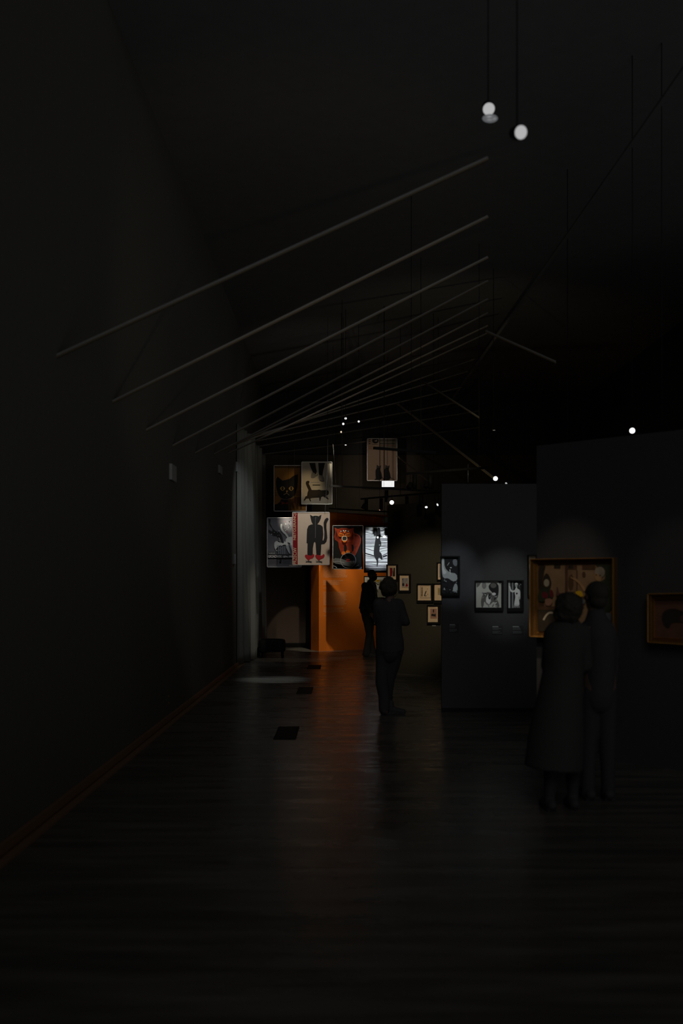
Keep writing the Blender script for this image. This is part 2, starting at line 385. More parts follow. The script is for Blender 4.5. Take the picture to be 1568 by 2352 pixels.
A.line([(345, 640), (400, 730)], 16, lgrey, 0, True); A.line([(345, 685), (385, 745)], 12, lgrey, 0, True)
A.rect(103, 960, 280, 1012, ikb); A.rect(103, 1014, 850, 1095, ikb)
A.text('TADEUSZ', 108, 970, 272, 1008, lgrey); A.text('GRONOWSKI', 108, 1032, 412, 1088, white); A.text('1894-1990', 440, 1040, 670, 1088, white)
A.scribble(110, 1120, 345, 1240, 5, ikb, .35, .3, 11); A.scribble(430, 1120, 640, 1230, 6, ikb, .3, .3, 12); A.rect(362, 1130, 412, 1180, ikb)
A.text('WILANÓW 199', 580, 1240, 850, 1280, cream)
A.mb.build('print', e, fixn=False)
# P5 standing black cat with red shoes ------------------------------------------
e, pl = poster(18.9, 671, 1176, 757, 1298, 'hanging_poster', 'largest hanging poster, black upright cat in red heart shaped shoes', paper, [(676, 5.6), (752, 5.6)])
A = Art(pl, C4)
A.rect(652, 68, 768, 1242, dred)
A.text('PRZECIW', 664, 860, 744, 1300 if False else 1236, cream, 90); A.text('NIETOLERANCJI', 668, 76, 746, 688, cream, 90)
A.poly([(1045, 115), (1105, 155), (1150, 143), (1200, 143), (1240, 157), (1303, 118), (1290, 200), (1262, 270), (1215, 335), (1280, 350), (1325, 380), (1345, 450), (1350, 560), (1345, 660), (1330, 700), (1345, 700), (1365, 640), (1368, 500), (1355, 400), (1352, 300), (1380, 225), (1420, 190), (1450, 195), (1465, 225), (1440, 270), (1418, 320), (1415, 420), (1425, 520), (1435, 640), (1415, 730), (1370, 780), (1298, 790), (1295, 900), (1285, 1030), (1190, 1030), (1180, 900), (1172, 770), (1155, 730), (1130, 760), (1110, 880), (1108, 1040), (985, 1040), (988, 900), (990, 768), (968, 760), (972, 600), (980, 450), (1010, 370), (1065, 342), (1110, 335), (1080, 280), (1060, 200)], ikb)
A.poly([(1335, 430), (1358, 430), (1366, 500), (1362, 640), (1340, 700), (1330, 690), (1345, 560)], paper)
A.line([(1178, 165), (1162, 270), (1170, 400), (1165, 640)], 5, mgrey)
def heart(dx):
    A.poly([(985+dx, 1030), (960+dx, 1010), (925+dx, 1040), (945+dx, 1090), (985+dx, 1125), (1015+dx, 1160), (1050+dx, 1115), (1110+dx, 1100), (1145+dx, 1060), (1140+dx, 1010), (1110+dx, 1005), (1080+dx, 1045), (1040+dx, 1035)], red, 1)
    for a, b in (((945, 1160), (1090, 1175)), ((950, 1195), (1060, 1165)), ((960, 1180), (1080, 1200)), ((1010, 1150), (1090, 1205))):
        A.line([(a[0]+dx, a[1]), (b[0]+dx, b[1])], 7, ikb, 0)
heart(0); heart(232)
A.mb.build('print', e, fixn=False)
# P6 orange big cat on a ball ----------------------------------------------------
C6 = (755, 1195, 10.8138)
nblack = ink('night_black', .010, .0105, .011)
e, pl = poster(22.4, 763.5, 1206.5, 834, 1307.5, 'hanging_poster', 'hanging black poster of a roaring striped orange big cat on a ball', nblack, [(775, 5.9), (825, 5.9)])
A = Art(pl, C6)
og = ink('burnt_orange', .30, .042, .016); og2 = ink('bright_orange', .60, .15, .02); dk = ink('stripe_brown', .07, .012, .01)
A.poly([(640, 330), (700, 335), (760, 380), (800, 460), (790, 560), (750, 660), (700, 790), (650, 880), (600, 850), (555, 800), (610, 760), (625, 680), (600, 610), (560, 600), (570, 780), (520, 790), (430, 790), (450, 700), (440, 630), (400, 605), (370, 650), (375, 760), (410, 790), (380, 830), (320, 860), (290, 780), (255, 680), (235, 540), (150, 480), (135, 400), (165, 290), (140, 180), (220, 215), (320, 195), (440, 195), (520, 215), (620, 185), (610, 270), (640, 330)], og)
for i in range(12): t = i/11; A.line([(608+t*120, 335+t*35), (655+t*125, 400+t*60), (640+t*110, 520+t*70), (590+t*60, 600+t*120)], 6, dk, 2)
for i in range(9): y = 560+i*28; A.line([(248+i*7, y), (300, y+14), (358+i*2, y-2)], 7, dk); A.line([(452, y-6), (505, y-16), (568-i*4, y-14)], 7, dk)
for i in range(6): A.line([(622-i*4, 640+i*32), (670, 655+i*34), (735-i*14, 650+i*36)], 7, dk)
for i in range(6):
    A.line([(205-i*3, 230+i*10), (150+i*14, 380), (185+i*22, 500-i*2)], 6, dk); A.line([(575+i*3, 230+i*10), (615-i*6, 380), (590-i*22, 500)], 6, dk)
for i in range(4): A.line([(235+i*22, 232+i*2), (385, 205+i*12), (540-i*22, 232+i*2)], 5, dk)
for sgn in (-1, 1):
    A.poly([(390+sgn*12, 340), (390+sgn*70, 325), (390+sgn*120, 300), (390+sgn*155, 350), (390+sgn*145, 400), (390+sgn*80, 412), (390+sgn*14, 385)], og2, 1)
    for j in range(3): A.line([(390+sgn*30, 350+j*16), (390+sgn*90, 355+j*14), (390+sgn*140, 330+j*22)], 9, dk)
    A.poly([(390+sgn*25, 255), (390+sgn*75, 250), (390+sgn*105, 290), (390+sgn*50, 285)], ikb); A.disc(390+sgn*28, 262, 11, 14, white); A.disc(390+sgn*88, 276, 12, 9, white)
A.poly([(370, 290), (390, 262), (410, 290), (405, 315), (375, 315)], og2); A.poly([(370, 315), (410, 315), (390, 345)], ikb)
A.poly([(320, 410), (370, 390), (420, 390), (450, 415), (455, 480), (440, 515), (340, 515), (322, 480)], cream, 1)
A.poly([(335, 415), (390, 402), (440, 415), (442, 480), (420, 500), (350, 500), (335, 480)], ikb, 1)
A.poly([(330, 515), (448, 515), (420, 550), (360, 552)], og2, 1)
A.disc(365, 820, 50, 42, og2); A.disc(475, 785, 55, 32, og2)
for x in (335, 360, 385, 445, 475, 505): A.line([(x, 790), (x-5, 825)], 5, dk, 0)
A.line([(690, 180), (760, 190), (805, 270), (810, 380)], 12, ink('faint_brown', .12, .04, .01))
A.poly([(110, 935), (290, 950), (420, 1000), (560, 1010), (650, 1000), (650, 1100), (560, 1170), (300, 1100), (110, 1070)], ink('smoke', .10, .105, .11), 1)
A.line([(110, 1040), (230, 1015), (330, 1040), (390, 1065)], 12, mgrey); A.line([(540, 1020), (560, 1070), (600, 1070), (620, 1020)], 10, mgrey)
A.line([(110, 1130), (170, 1150), (200, 1190)], 16, mgrey); A.poly([(745, 1200), (845, 1130), (848, 1205)], mgrey)
A.line([(650, 1170), (690, 1130), (740, 1110)], 14, mgrey)
A.k += 1
ring = [(480+188*math.cos(math.radians(a)), 1000+188*math.sin(math.radians(a))) for a in range(0, 361, 10)]
A.line(ring, 12, mgrey, 0)
A.scribble(435, 965, 520, 985, 1, red, 1, .02, 15); A.scribble(435, 1005, 515, 1028, 1, red, 1, .02, 16)
A.mb.build('print', e, fixn=False)
# P7 white poster with black bars -------------------------------------------------
e, pl = poster(21.9, 835.5, 1207, 893, 1315.5, 'hanging_poster', 'black framed white poster of a cat climbing among dark branches', white, [(882, 5.9)], fblack, .035, .03)
A = Art(pl, C6)
ys = [225, 250, 330, 365, 410, 445, 480, 515, 545, 580, 620, 655]
for i, y in enumerate(ys): A.line([(908, y-(40-i*3 if i < 3 else 0)), (1150, y+(55-18*i if i < 4 else 0)+rn.uniform(-8, 8)), (1462, y+rn.uniform(-15, 15)-(20 if i < 3 else 0))], rn.uniform(8, 15), ikb, 1)
for a, b, w in (((900, 690), (1120, 760), 12), ((900, 820), (1120, 885), 26), ((900, 880), (1150, 920), 14), ((900, 930), (1460, 960), 8), ((900, 1035), (1460, 1040), 18), ((900, 1060), (1200, 1110), 8), ((1230, 720), (1462, 675), 14), ((1270, 780), (1462, 735), 8), ((1330, 880), (1460, 810), 16), ((1340, 910), (1445, 870), 36), ((1230, 1010), (1460, 930), 7), ((1290, 260), (1460, 170), 12), ((1290, 290), (1460, 215), 10), ((1290, 225), (1400, 165), 10)):
    A.line([a, b], w, ikb, 0)
for y in (1115, 1150, 1190, 1225, 1258): A.line([(895, y), (1200, y+6), (1440, y-3)], 12, ikb, 1)
A.poly([(1200, 185), (1275, 185), (1280, 300), (1270, 480), (1300, 560), (1300, 640), (1260, 665), (1255, 790), (1290, 800), (1330, 900), (1330, 985), (1300, 975), (1255, 930), (1225, 940), (1225, 1060), (1205, 1150), (1185, 1150), (1190, 1020), (1140, 930), (1112, 870), (1115, 720), (1135, 600), (1160, 440), (1190, 300)], ikb, 1)
A.disc(1252, 614, 9, 12, lgrey); A.disc(1280, 614, 8, 10, lgrey)
A.mb.build('print', e, fixn=False)

# ------------------------------------------------------------ framed pictures on the walls
def framed(plane, quad, label, group, inner, crop, draw, fcol=fblack, fw=.02, depth=.03, cat='picture', matcol=None, name='framed_picture'):
    """quad: left, top, right, bottom photo pixels of the outer frame; inner: same for the sheet"""
    x0, y0, x1, y1 = quad; n = plane.n
    e = empty(name, plane.at((x0+x1)/2, y1), label, cat, group)
    o = [plane.at(x0, y0), plane.at(x1, y0), plane.at(x1, y1), plane.at(x0, y1)]
    i0, j0, i1, j1 = inner; q = [plane.at(i0, j0), plane.at(i1, j0), plane.at(i1, j1), plane.at(i0, j1)]
    f = MB()
    for k in range(4):
        k2 = (k+1) % 4; f.prism([o[k], o[k2], q[k2], q[k]], n*depth, fcol)
    f.build('frame', e)
    s = MB(); s.prism(q, n*.006, matcol or cream); s.build('mount', e)
    A = Art(Plane(plane.p+n*.0065, n), crop); draw(A); A.mb.build('print', e, fixn=False)
    return e
C3 = (880, 1230, 4.3556); M1 = (815, 1295, 10.693)
gB = 'small black framed drawings on the middle partition'
tanp = ink('print_tan', .38, .30, .20)
def dA(A): A.rect(855, 95, 985, 310, tanp); A.poly([(858, 100), (910, 100), (925, 200), (905, 310), (858, 310)], dred); A.poly([(960, 95), (985, 95), (985, 310), (930, 310), (935, 210)], ikb)
framed(BW, (889.3, 1296.5, 914, 1336), 'framed red and black print at left end of middle partition wall', gB, (891, 1298, 911.5, 1331), M1, dA)
def dB(A):
    A.rect(1150, 350, 1222, 560, mgrey); A.rect(1228, 350, 1302, 560, mgrey); A.disc(1185, 510, 24, 40, ikb); A.poly([(1240, 555), (1265, 470), (1300, 520), (1300, 560)], dred); A.line([(1240, 540), (1270, 430)], 8, cream, 0); A.line([(1150, 580), (1315, 582)], 6, ikb, 0); A.rect(1165, 370, 1180, 400, ikb)
framed(BW, (916.5, 1318, 943.5, 1361), 'framed two panel print with dark red triangle behind the standing woman', gB, (918.3, 1320.8, 940.8, 1356.2), M1, dB)
def dC(A):
    A.rect(370, 500, 475, 628, tanp); A.rect(375, 505, 470, 622, cream)
    for i in range(12): A.rect(380, 515+i*8, 396, 519+i*8, ikb)
    A.line([(415, 600), (425, 570), (432, 555)], 7, ikb, 1); A.line([(412, 603), (438, 602)], 4, ikb, 0); A.disc(445, 535, 3, 3, ikb); A.disc(448, 588, 4, 3, ikb)
framed(BW, (958.5, 1340, 995, 1384.5), 'framed landscape drawing with row of dashes on middle partition', gB, (959.8, 1342.8, 991.8, 1379), C3, dC)
def dD(A): A.rect(545, 525, 575, 595, tanp); A.rect(549, 540, 575, 570, ink('mustard', .35, .26, .1))
framed(BW, (997, 1340, 1030, 1386), 'pale framed sheet half hidden by corner of charcoal partition', gB, (998, 1342, 1026, 1379), C3, dD)
def dE(A):
    A.rect(470, 732, 536, 832, ink('pinkish', .42, .24, .18)); A.rect(496, 740, 508, 770, ikb); A.poly([(478, 805), (500, 780), (530, 812), (500, 808)], ikb); A.disc(490, 795, 9, 12, ikb); A.disc(518, 795, 7, 14, ikb)
framed(BW, (982, 1389, 1012, 1433.5), 'small framed pinkish print, lowest on the middle partition', gB, (983, 1392, 1007.5, 1428.8), C3, dE)
def dF(A): A.rect(560, 290, 700, 420, mgrey)
framed(BW, (1004.5, 1291.5, 1040, 1334), 'framed sheet mostly hidden behind tall black and white photograph', gB, (1006, 1293.5, 1036, 1331), C3, dF)
# white mounted poster on the orange wall behind the man
def dW(A):
    A.rect(290, 385, 720, 830, ink('faded_green_grey', .42, .42, .33)); A.rect(510, 395, 600, 440, ink('yellow_label', .85, .50, .02)); A.scribble(525, 410, 590, 424, 1, ikb, 1, .02, 21)
    A.poly([(480, 450), (560, 470), (600, 560), (560, 640), (530, 600), (500, 520)], white, 1); A.line([(470, 440), (530, 490), (580, 520)], 22, ikb); A.line([(640, 420), (600, 520)], 18, ikb); A.line([(540, 640), (560, 700)], 14, ikb)
framed(OW, (835.3, 1323, 905, 1373.5), 'white mounted picture with yellow tag on orange wall behind man', 'pictures low on the orange wall', (836, 1324.5, 904, 1372), M1, dW, fcol=fblack, depth=.02, matcol=white)
def dV(A): A.rect(500, 1330, 700, 1440, mgrey); A.line([(520, 1330), (510, 1440)], 10, ikb, 0)
framed(OW, (845, 1412, 905, 1433), 'white mounted picture lower on the orange wall beside mans hip', 'pictures low on the orange wall', (846, 1413, 904, 1431.5), M1, dV, depth=.02, matcol=white)
# charcoal partition photographs
gC = 'black framed monochrome photographs on the charcoal partition'
def blobs(A, x0, y0, x1, y1, n, seed, cols, r0, r1):
    r = random.Random(seed)
    for _ in range(n):
        x, y, a = r.uniform(x0, x1), r.uniform(y0, y1), r.uniform(0, 6.28); l, w = r.uniform(r0, r1), r.uniform(r0, r1)*.35
        x = min(max(x, x0+l), x1-l); y = min(max(y, y0+l), y1-l)
        p = [(x+l*math.cos(t)*math.cos(a)-w*math.sin(t)*math.sin(a), y+l*math.cos(t)*math.sin(a)+w*math.sin(t)*math.cos(a)) for t in [k*math.pi/5 for k in range(10)]]
        A.poly(p, r.choice(cols), 1)
def d1(A):
    A.poly([(582, 225), (610, 225), (612, 320), (660, 370), (735, 380), (742, 450), (690, 460), (650, 425), (600, 430), (585, 370)], lgrey, 1); A.poly([(590, 240), (604, 250), (600, 330), (640, 370), (600, 395), (588, 340)], white, 1)
    A.line([(665, 340), (672, 390)], 10, white, 1, True); A.line([(640, 300), (660, 270)], 6, lgrey, 0); A.disc(675, 322, 9, 5, white)
    A.poly([(690, 240), (738, 235), (738, 310), (700, 300)], mgrey, 1); A.poly([(690, 540), (720, 470), (743, 500), (742, 560), (715, 570)], lgrey, 1)
    blobs(A, 590, 430, 742, 575, 26, 31, [ikb, ikb, lgrey, mgrey], 5, 15)
framed(CW, (1011, 1277, 1055, 1368), 'tall black framed monochrome photograph at the left corner of the partition', gC, (1013, 1280, 1051, 1363), C3, d1, matcol=ikb, depth=.05)
def d2(A):
    A.disc(1008, 500, 22, 34, mgrey); A.disc(1008, 500, 14, 24, ink('g30', .3, .3, .28)); A.poly([(980, 720), (975, 640), (1000, 580), (1060, 560), (1110, 600), (1150, 660), (1165, 718), (1130, 718), (1110, 650), (1060, 700), (1030, 690), (1010, 650), (1000, 718)], ink('g18', .16, .16, .15), 1)
    A.poly([(1050, 500), (1090, 465), (1150, 480), (1155, 560), (1140, 640), (1110, 600), (1080, 560), (1060, 540)], ikb, 1); A.disc(1100, 500, 30, 26, ink('g18', .16, .16, .15))
    A.poly([(1020, 640), (1050, 580), (1080, 600), (1070, 680), (1040, 700)], white, 1); A.disc(1062, 610, 14, 30, ikb); A.disc(1105, 585, 20, 14, white)
    A.poly([(930, 462), (980, 462), (960, 500), (935, 520)], ink('g18', .16, .16, .15)); A.poly([(1150, 460), (1172, 460), (1172, 490)], ikb)
    blobs(A, 985, 560, 1140, 715, 18, 33, [ikb, lgrey, white, mgrey], 6, 16)
framed(CW, (1090, 1333.5, 1155, 1403), 'square black framed monochrome photograph of pale sculpted heads', gC, (1092, 1335.5, 1150.5, 1395.5), C3, d2, matcol=ink('photo_grey', .60, .61, .57), depth=.04)
def d3(A):
    A.rect(1248, 460, 1268, 725, lgrey); A.rect(1285, 460, 1300, 725, mgrey)
    A.poly([(1256, 502), (1268, 502), (1278, 545), (1300, 553), (1322, 538), (1330, 545), (1305, 570), (1276, 566), (1262, 540)], white, 1)
    A.poly([(1318, 536), (1326, 515), (1336, 515), (1342, 534), (1360, 540), (1369, 560), (1370, 600), (1366, 640), (1358, 640), (1360, 600), (1354, 620), (1358, 660), (1362, 690), (1350, 705), (1312, 705), (1308, 680), (1316, 640), (1320, 610), (1312, 575)], white, 1)
    A.disc(1329, 498, 13, 19, lgrey); A.poly([(1311, 490), (1318, 476), (1330, 472), (1343, 478), (1348, 492), (1330, 486)], white, 1)
    A.disc(1325, 497, 3, 2.5, ikb); A.disc(1335, 497, 3, 2.5, ikb); A.poly([(1326, 572), (1340, 570), (1344, 584), (1332, 592), (1326, 584)], ikb, 1)
    for k in range(7): A.line([(1310+k*7, 690), (1306+k*8.5, 722)], 4, (white, mgrey)[k % 2], 0)
    blobs(A, 1350, 465, 1378, 530, 5, 36, [mgrey, ikb, lgrey], 4, 8)
framed(CW, (1164, 1332.5, 1201.5, 1404), 'narrow black framed monochrome photograph of a pale standing statue', gC, (1166, 1335.5, 1197, 1397), C3, d3, matcol=ikb, depth=.04)
def d4(A):
    A.rect(1448, 200, 1522, 260, tanp); A.line([(1500, 240), (1470, 270), (1466, 330), (1490, 430), (1496, 540)], 20, lgrey); A.line([(1488, 380), (1492, 470)], 8, white, 1)
framed(CW, (1210.5, 1275, 1250, 1370.5), 'tall monochrome photograph half hidden behind the gilt painting', gC, (1212.5, 1276.5, 1246, 1366.5), C3, d4, matcol=ink('g_dark', .07, .07, .07), depth=.05)
# wall captions
capm = mat('caption_plate', (.05, .05, .052), .7, .2)
def caption(plane, x0, y0, x1, y1, label, rows=6, group='small text captions on the charcoal partition', th=.002):
    e = MB(); e.prism([plane.at(x0, y0), plane.at(x1, y0), plane.at(x1, y1), plane.at(x0, y1)], plane.n*th, capm)
    A = Art(Plane(plane.p+plane.n*(th+.0005), plane.n), (0, 0, 1), e)
    A.scribble(x0+1, y0+1, x0+(x1-x0)*.62, y0+2.8, 1, lgrey, .9, .05, 5)
    A.scribble(x0+1, y0+3.4, x1-1, y0+10.2, 3, mgrey, .35, .4, int(x0)); A.scribble(x0+1, y0+12, x1-1, y0+18.5, 3, mgrey, .35, .4, int(x0)+1)
    o = e.build('wall_caption', fixn=False); return tag(o, label, 'caption', group)
caption(CW, 1031, 1433, 1053, 1454, 'small grey text caption under the tall corner photograph')
caption(CW, 1129.5, 1437.5, 1154, 1459, 'small grey text caption under the square sculpture photograph')
caption(CW, 1176, 1437.5, 1201.5, 1459, 'small grey text caption under the narrow statue photograph')
e = MB(); e.prism([BW.at(991, 1434.6), BW.at(1008, 1435.2), BW.at(1008, 1439), BW.at(991, 1438.4)], BW.n*.002, capm)
A = Art(Plane(BW.p+BW.n*.0025, BW.n), (0, 0, 1), e); A.scribble(992, 1435.6, 1001, 1438, 1, lgrey, .9, .1, 3); tag(e.build('wall_caption', fixn=False), 'tiny caption strip just under the pinkish print', 'caption', 'captions on the middle partition')
e = MB(); e.prism([DW.at(1399, 1498), DW.at(1421, 1498), DW.at(1421, 1518), DW.at(1399, 1518)], DW.n*.004, capm); tag(e.build('wall_caption', fixn=False), 'dark caption plate at lower right of the gilt painting', 'caption', 'captions on the near wall')
# introductory text block on the orange wall : letters painted on it, one object
lt = ink('pale_lettering', .78, .36, .17)
for k, (y0, y1, x1, rg) in enumerate(((1300, 1327.5, 797, .06), (1333, 1344.5, 797, .45), (1350, 1352.6, 751, .0), (1359.5, 1391, 797, .12), (1396, 1407.5, 797, .4), (1414, 1416.5, 750, .0))):
    A = Art(OW, (0, 0, 1)); A.scribble(742, y0, x1, y1, max(1, round((y1-y0)/2.9)), lt, .5, rg, 40+k)
    for p in A.mb.v: p += on*.002
    A.mb.build('painted_paragraph', orange_wall, fixn=False)

# ------------------------------------------------------------ gilt frames
gold = mat('gilded_wood', (.55, .30, .07), .38, .5, .75, var=.3, scale=60, bump=.35)
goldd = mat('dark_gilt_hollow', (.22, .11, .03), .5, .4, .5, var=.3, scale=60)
def gilt(plane, q, inner, label, crop, draw, bg, prof, beads, off0=.0):
    n = plane.n; e = empty('gilt_painting', plane.at((q[0][0]+q[1][0])/2, q[2][1]), label, 'painting')
    O = [plane.at(*p) for p in q]; I = [plane.at(*p) for p in inner]
    f = MB(); N = len(prof)
    for k in range(4):
        k2 = (k+1) % 4
        for j in range(N-1):
            (t0, h0, mm), (t1, h1, _) = prof[j], prof[j+1]
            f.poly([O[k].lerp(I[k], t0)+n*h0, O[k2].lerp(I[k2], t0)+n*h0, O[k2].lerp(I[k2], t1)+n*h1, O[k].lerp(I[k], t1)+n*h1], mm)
    f.build('frame', e)
    b = MB()
    for t, h, r, step in beads:
        for k in range(4):
            a, c = O[k].lerp(I[k], t)+n*h, O[(k+1) % 4].lerp(I[(k+1) % 4], t)+n*h; cnt = int((c-a).length/step)
            u = (c-a).normalized(); w = n.cross(u)
            rot = Matrix((u, w, n)).transposed() @ Matrix.Rotation(.7, 3, 'Z')
            for i in range(cnt): b.ell(a.lerp(c, (i+.5)/cnt), (r*1.4, r*.7, r), gold, rot, 6, 4)
    b.build('carved_beading', e)
    cv = MB(); cv.prism(I, n*.01, bg); cv.build('canvas', e)
    A = Art(Plane(plane.p+n*.0105, n), crop); draw(A); A.mb.build('painted_scene', e, fixn=False)
    return e
C8 = (1215, 1265, 7.293)
w1 = mat('painted_tan', (.34, .22, .12), .5, .25, var=.35, scale=9)
pdark = mat('painted_umber', (.05, .04, .028), .5, .25, var=.4, scale=12); pbrn = mat('painted_brown', (.13, .07, .04), .5, .25, var=.4, scale=12)
pgreen = mat('painted_dark_green', (.05, .06, .035), .5, .25, var=.4, scale=12); ppink = mat('painted_pink', (.42, .22, .15), .5, .25, var=.3, scale=12)
pred = mat('painted_crimson', (.20, .03, .04), .5, .25, var=.4, scale=20); pyel = mat('painted_yellow', (.85, .50, .02), .5, .25, var=.2, scale=30)
pwh = mat('painted_ivory', (.50, .45, .34), .5, .25, var=.2, scale=20); pflesh = mat('painted_flesh', (.50, .30, .14), .5, .25, var=.25, scale=20); pblue = mat('painted_blue_grey', (.16, .18, .22), .5, .25, var=.3, scale=12)
def painting(A):
    A.rect(150, 220, 250, 1350, pbrn); A.poly([(150, 240), (280, 240), (260, 330), (230, 420), (200, 640), (160, 700)], pdark, 1)
    A.rect(415, 235, 525, 300, pdark); A.rect(600, 235, 650, 690, pbrn); A.rect(640, 235, 800, 315, pbrn); A.rect(660, 240, 740, 300, pdark); A.rect(890, 235, 1105, 315, pbrn)
    A.rect(650, 325, 795, 690, mat('painted_ochre', (.30, .18, .10), .5, .25, var=.5, scale=14)); A.poly([(670, 420), (740, 380), (750, 640), (680, 680), (650, 560)], pbrn, 1)
    A.rect(795, 325, 812, 690, pbrn); A.disc(920, 395, 28, 48, pbrn)
    A.poly([(1110, 235), (1400, 235), (1400, 600), (1270, 480), (1280, 380), (1230, 280), (1150, 265)], pgreen)
    A.disc(1190, 360, 85, 92, mat('painted_silver_hair', (.36, .31, .25), .5, .25, var=.4, scale=20)); A.poly([(1105, 380), (1150, 385), (1200, 420), (1225, 480), (1200, 520), (1150, 510), (1110, 460)], pflesh, 1)
    A.disc(1195, 415, 16, 14, pbrn); A.disc(1130, 405, 14, 12, pbrn)
    A.poly([(1210, 520), (1280, 460), (1400, 600), (1400, 1060), (1100, 1060), (1000, 900), (1060, 620)], pgreen, 1)
    A.poly([(700, 430), (740, 455), (800, 465), (860, 520), (960, 640), (930, 700), (880, 600), (820, 530), (760, 490), (700, 450)], pflesh, 1)
    A.poly([(230, 520), (250, 460), (280, 380), (320, 380), (360, 450), (385, 540), (360, 620), (340, 690), (180, 700), (220, 600)], pdark, 1)
    A.disc(304, 540, 56, 72, pbrn); A.disc(302, 538, 46, 62, pwh)
    A.poly([(160, 700), (240, 620), (400, 660), (420, 780), (330, 820), (240, 860), (160, 840)], pgreen, 1)
    A.poly([(350, 660), (400, 650), (425, 740), (390, 795), (355, 740)], pred, 1); A.poly([(220, 700), (290, 680), (330, 740), (320, 800), (230, 790)], pred, 1)
    A.poly([(280, 800), (390, 800), (400, 860), (370, 920), (300, 920), (275, 860)], ppink, 1)
    A.poly([(475, 600), (495, 600), (510, 720), (600, 690), (600, 760), (450, 760), (470, 700)], mat('painted_mauve', (.16, .08, .07), .5, .25, var=.3, scale=20), 1)
    A.rect(160, 930, 700, 985, pbrn); A.rect(160, 985, 700, 1350, pdark)
    A.line([(255, 1160), (290, 1090), (350, 1030), (440, 1045)], 30, pwh)
    A.poly([(785, 690), (830, 670), (900, 675), (930, 790), (880, 770), (800, 720)], pyel, 1); A.disc(905, 770, 10, 14, pgreen)
    A.poly([(900, 800), (950, 820), (940, 890), (900, 880)], pblue, 1)
    A.poly([(1265, 1060), (1330, 1030), (1400, 1060), (1400, 1230), (1320, 1170)], pblue, 1); A.poly([(1320, 1170), (1400, 1210), (1400, 1340), (1360, 1330)], pbrn)
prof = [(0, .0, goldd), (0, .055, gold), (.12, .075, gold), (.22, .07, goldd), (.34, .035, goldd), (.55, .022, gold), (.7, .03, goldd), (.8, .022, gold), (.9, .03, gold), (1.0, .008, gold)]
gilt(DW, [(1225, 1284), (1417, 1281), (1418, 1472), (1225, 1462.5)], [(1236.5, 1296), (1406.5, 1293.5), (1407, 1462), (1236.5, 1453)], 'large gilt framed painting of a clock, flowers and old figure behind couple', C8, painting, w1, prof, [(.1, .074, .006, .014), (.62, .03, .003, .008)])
C6b = (1140, 1230, 3.6636)
prusset = mat('painted_russet', (.19, .09, .055), .5, .25, var=.35, scale=9)
def painting2(A):
    A.poly([(1385, 700), (1400, 640), (1460, 612), (1530, 620), (1600, 660), (1640, 700), (1600, 740), (1520, 735), (1470, 740), (1450, 790), (1410, 770)], pdark, 1); A.disc(1580, 700, 36, 34, pbrn)
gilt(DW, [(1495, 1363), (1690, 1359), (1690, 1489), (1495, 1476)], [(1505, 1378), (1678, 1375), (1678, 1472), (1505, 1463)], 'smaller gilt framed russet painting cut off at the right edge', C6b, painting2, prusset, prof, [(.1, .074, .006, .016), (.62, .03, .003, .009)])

# ------------------------------------------------------------ curtain
def curtain():
    m = MB(); cm = mat('grey_green_gauze_curtain', (.30, .31, .28), .9, .1, var=.08, scale=3)
    ny, nz = 280, 24; y0, y1 = 18.9, 23.9; vs = []; fs = []
    for j in range(nz+1):
        z = .02+4.6*j/nz; hz = 1-j/nz
        for i in range(ny+1):
            y = y0+(y1-y0)*i/ny
            ph = 2*math.pi*(y+.22*hz*math.sin(y*2.1))/.42
            a = .045+.035*math.sin(y*3.7+1)+.03*hz
            k_ = min(1, (y-y0)/1.3+.02); a *= k_; vs.append((-1.985+.105*k_+a*math.sin(ph)+.02*k_*math.sin(ph*2.3+z), y+.03*math.sin(z*1.3+y), z))
    for j in range(nz):
        for i in range(ny):
            k = j*(ny+1)+i; fs.append((k, k+1, k+ny+2, k+ny+1))
    m.add(vs, fs, cm, True); o = m.build('curtain')
    s = o.modifiers.new('thickness', 'SOLIDIFY'); s.thickness = .003
    tag(o, 'pale grey green curtain hanging in folds at far end of left wall', 'curtain')
curtain()
# ------------------------------------------------------------ ottoman
def ottoman():
    m = MB(); um = mat('black_upholstery', (.015, .015, .015), .8, .15, bump=.1, scale=60)
    d = 21.0; x0, x1 = (591-CX)*d/F, (653-CX)*d/F; cx = (x0+x1)/2; w = (x1-x0)/2
    e = empty('ottoman', (cx, d+.3, 0), 'low black upholstered bench with rounded corners beside the curtain', 'bench')
    vs = []; fs = []; n = 32; prof = [(.94, .13), (1, .15), (1, .30), (.985, .345), (.93, .375), (.75, .388), (.4, .397), (.001, .40)]
    for s, z in prof:
        for k in range(n):
            t = 2*math.pi*k/n; c, sn = math.cos(t), math.sin(t); p = 2/5
            vs.append((cx+w*s*math.copysign(abs(c)**p, c), d+.3+.28*s*math.copysign(abs(sn)**p, sn), z))
    for j in range(len(prof)-1):
        for k in range(n): k2 = (k+1) % n; fs.append((j*n+k, j*n+k2, (j+1)*n+k2, (j+1)*n+k))
    fs.append(tuple(range(n-1, -1, -1))); fs.append(tuple((len(prof)-1)*n+k for k in range(n)))
    m.add(vs, fs, um, True); m.build('seat', e)
    for sx in (-1, 1):
        for sy in (-1, 1):
            l = MB(); l.tube([(cx+sx*w*.78, d+.3+sy*.2, .135), (cx+sx*w*.80, d+.3+sy*.21, 0)], [.022, .016], black, 10); l.build('leg', e)
ottoman()
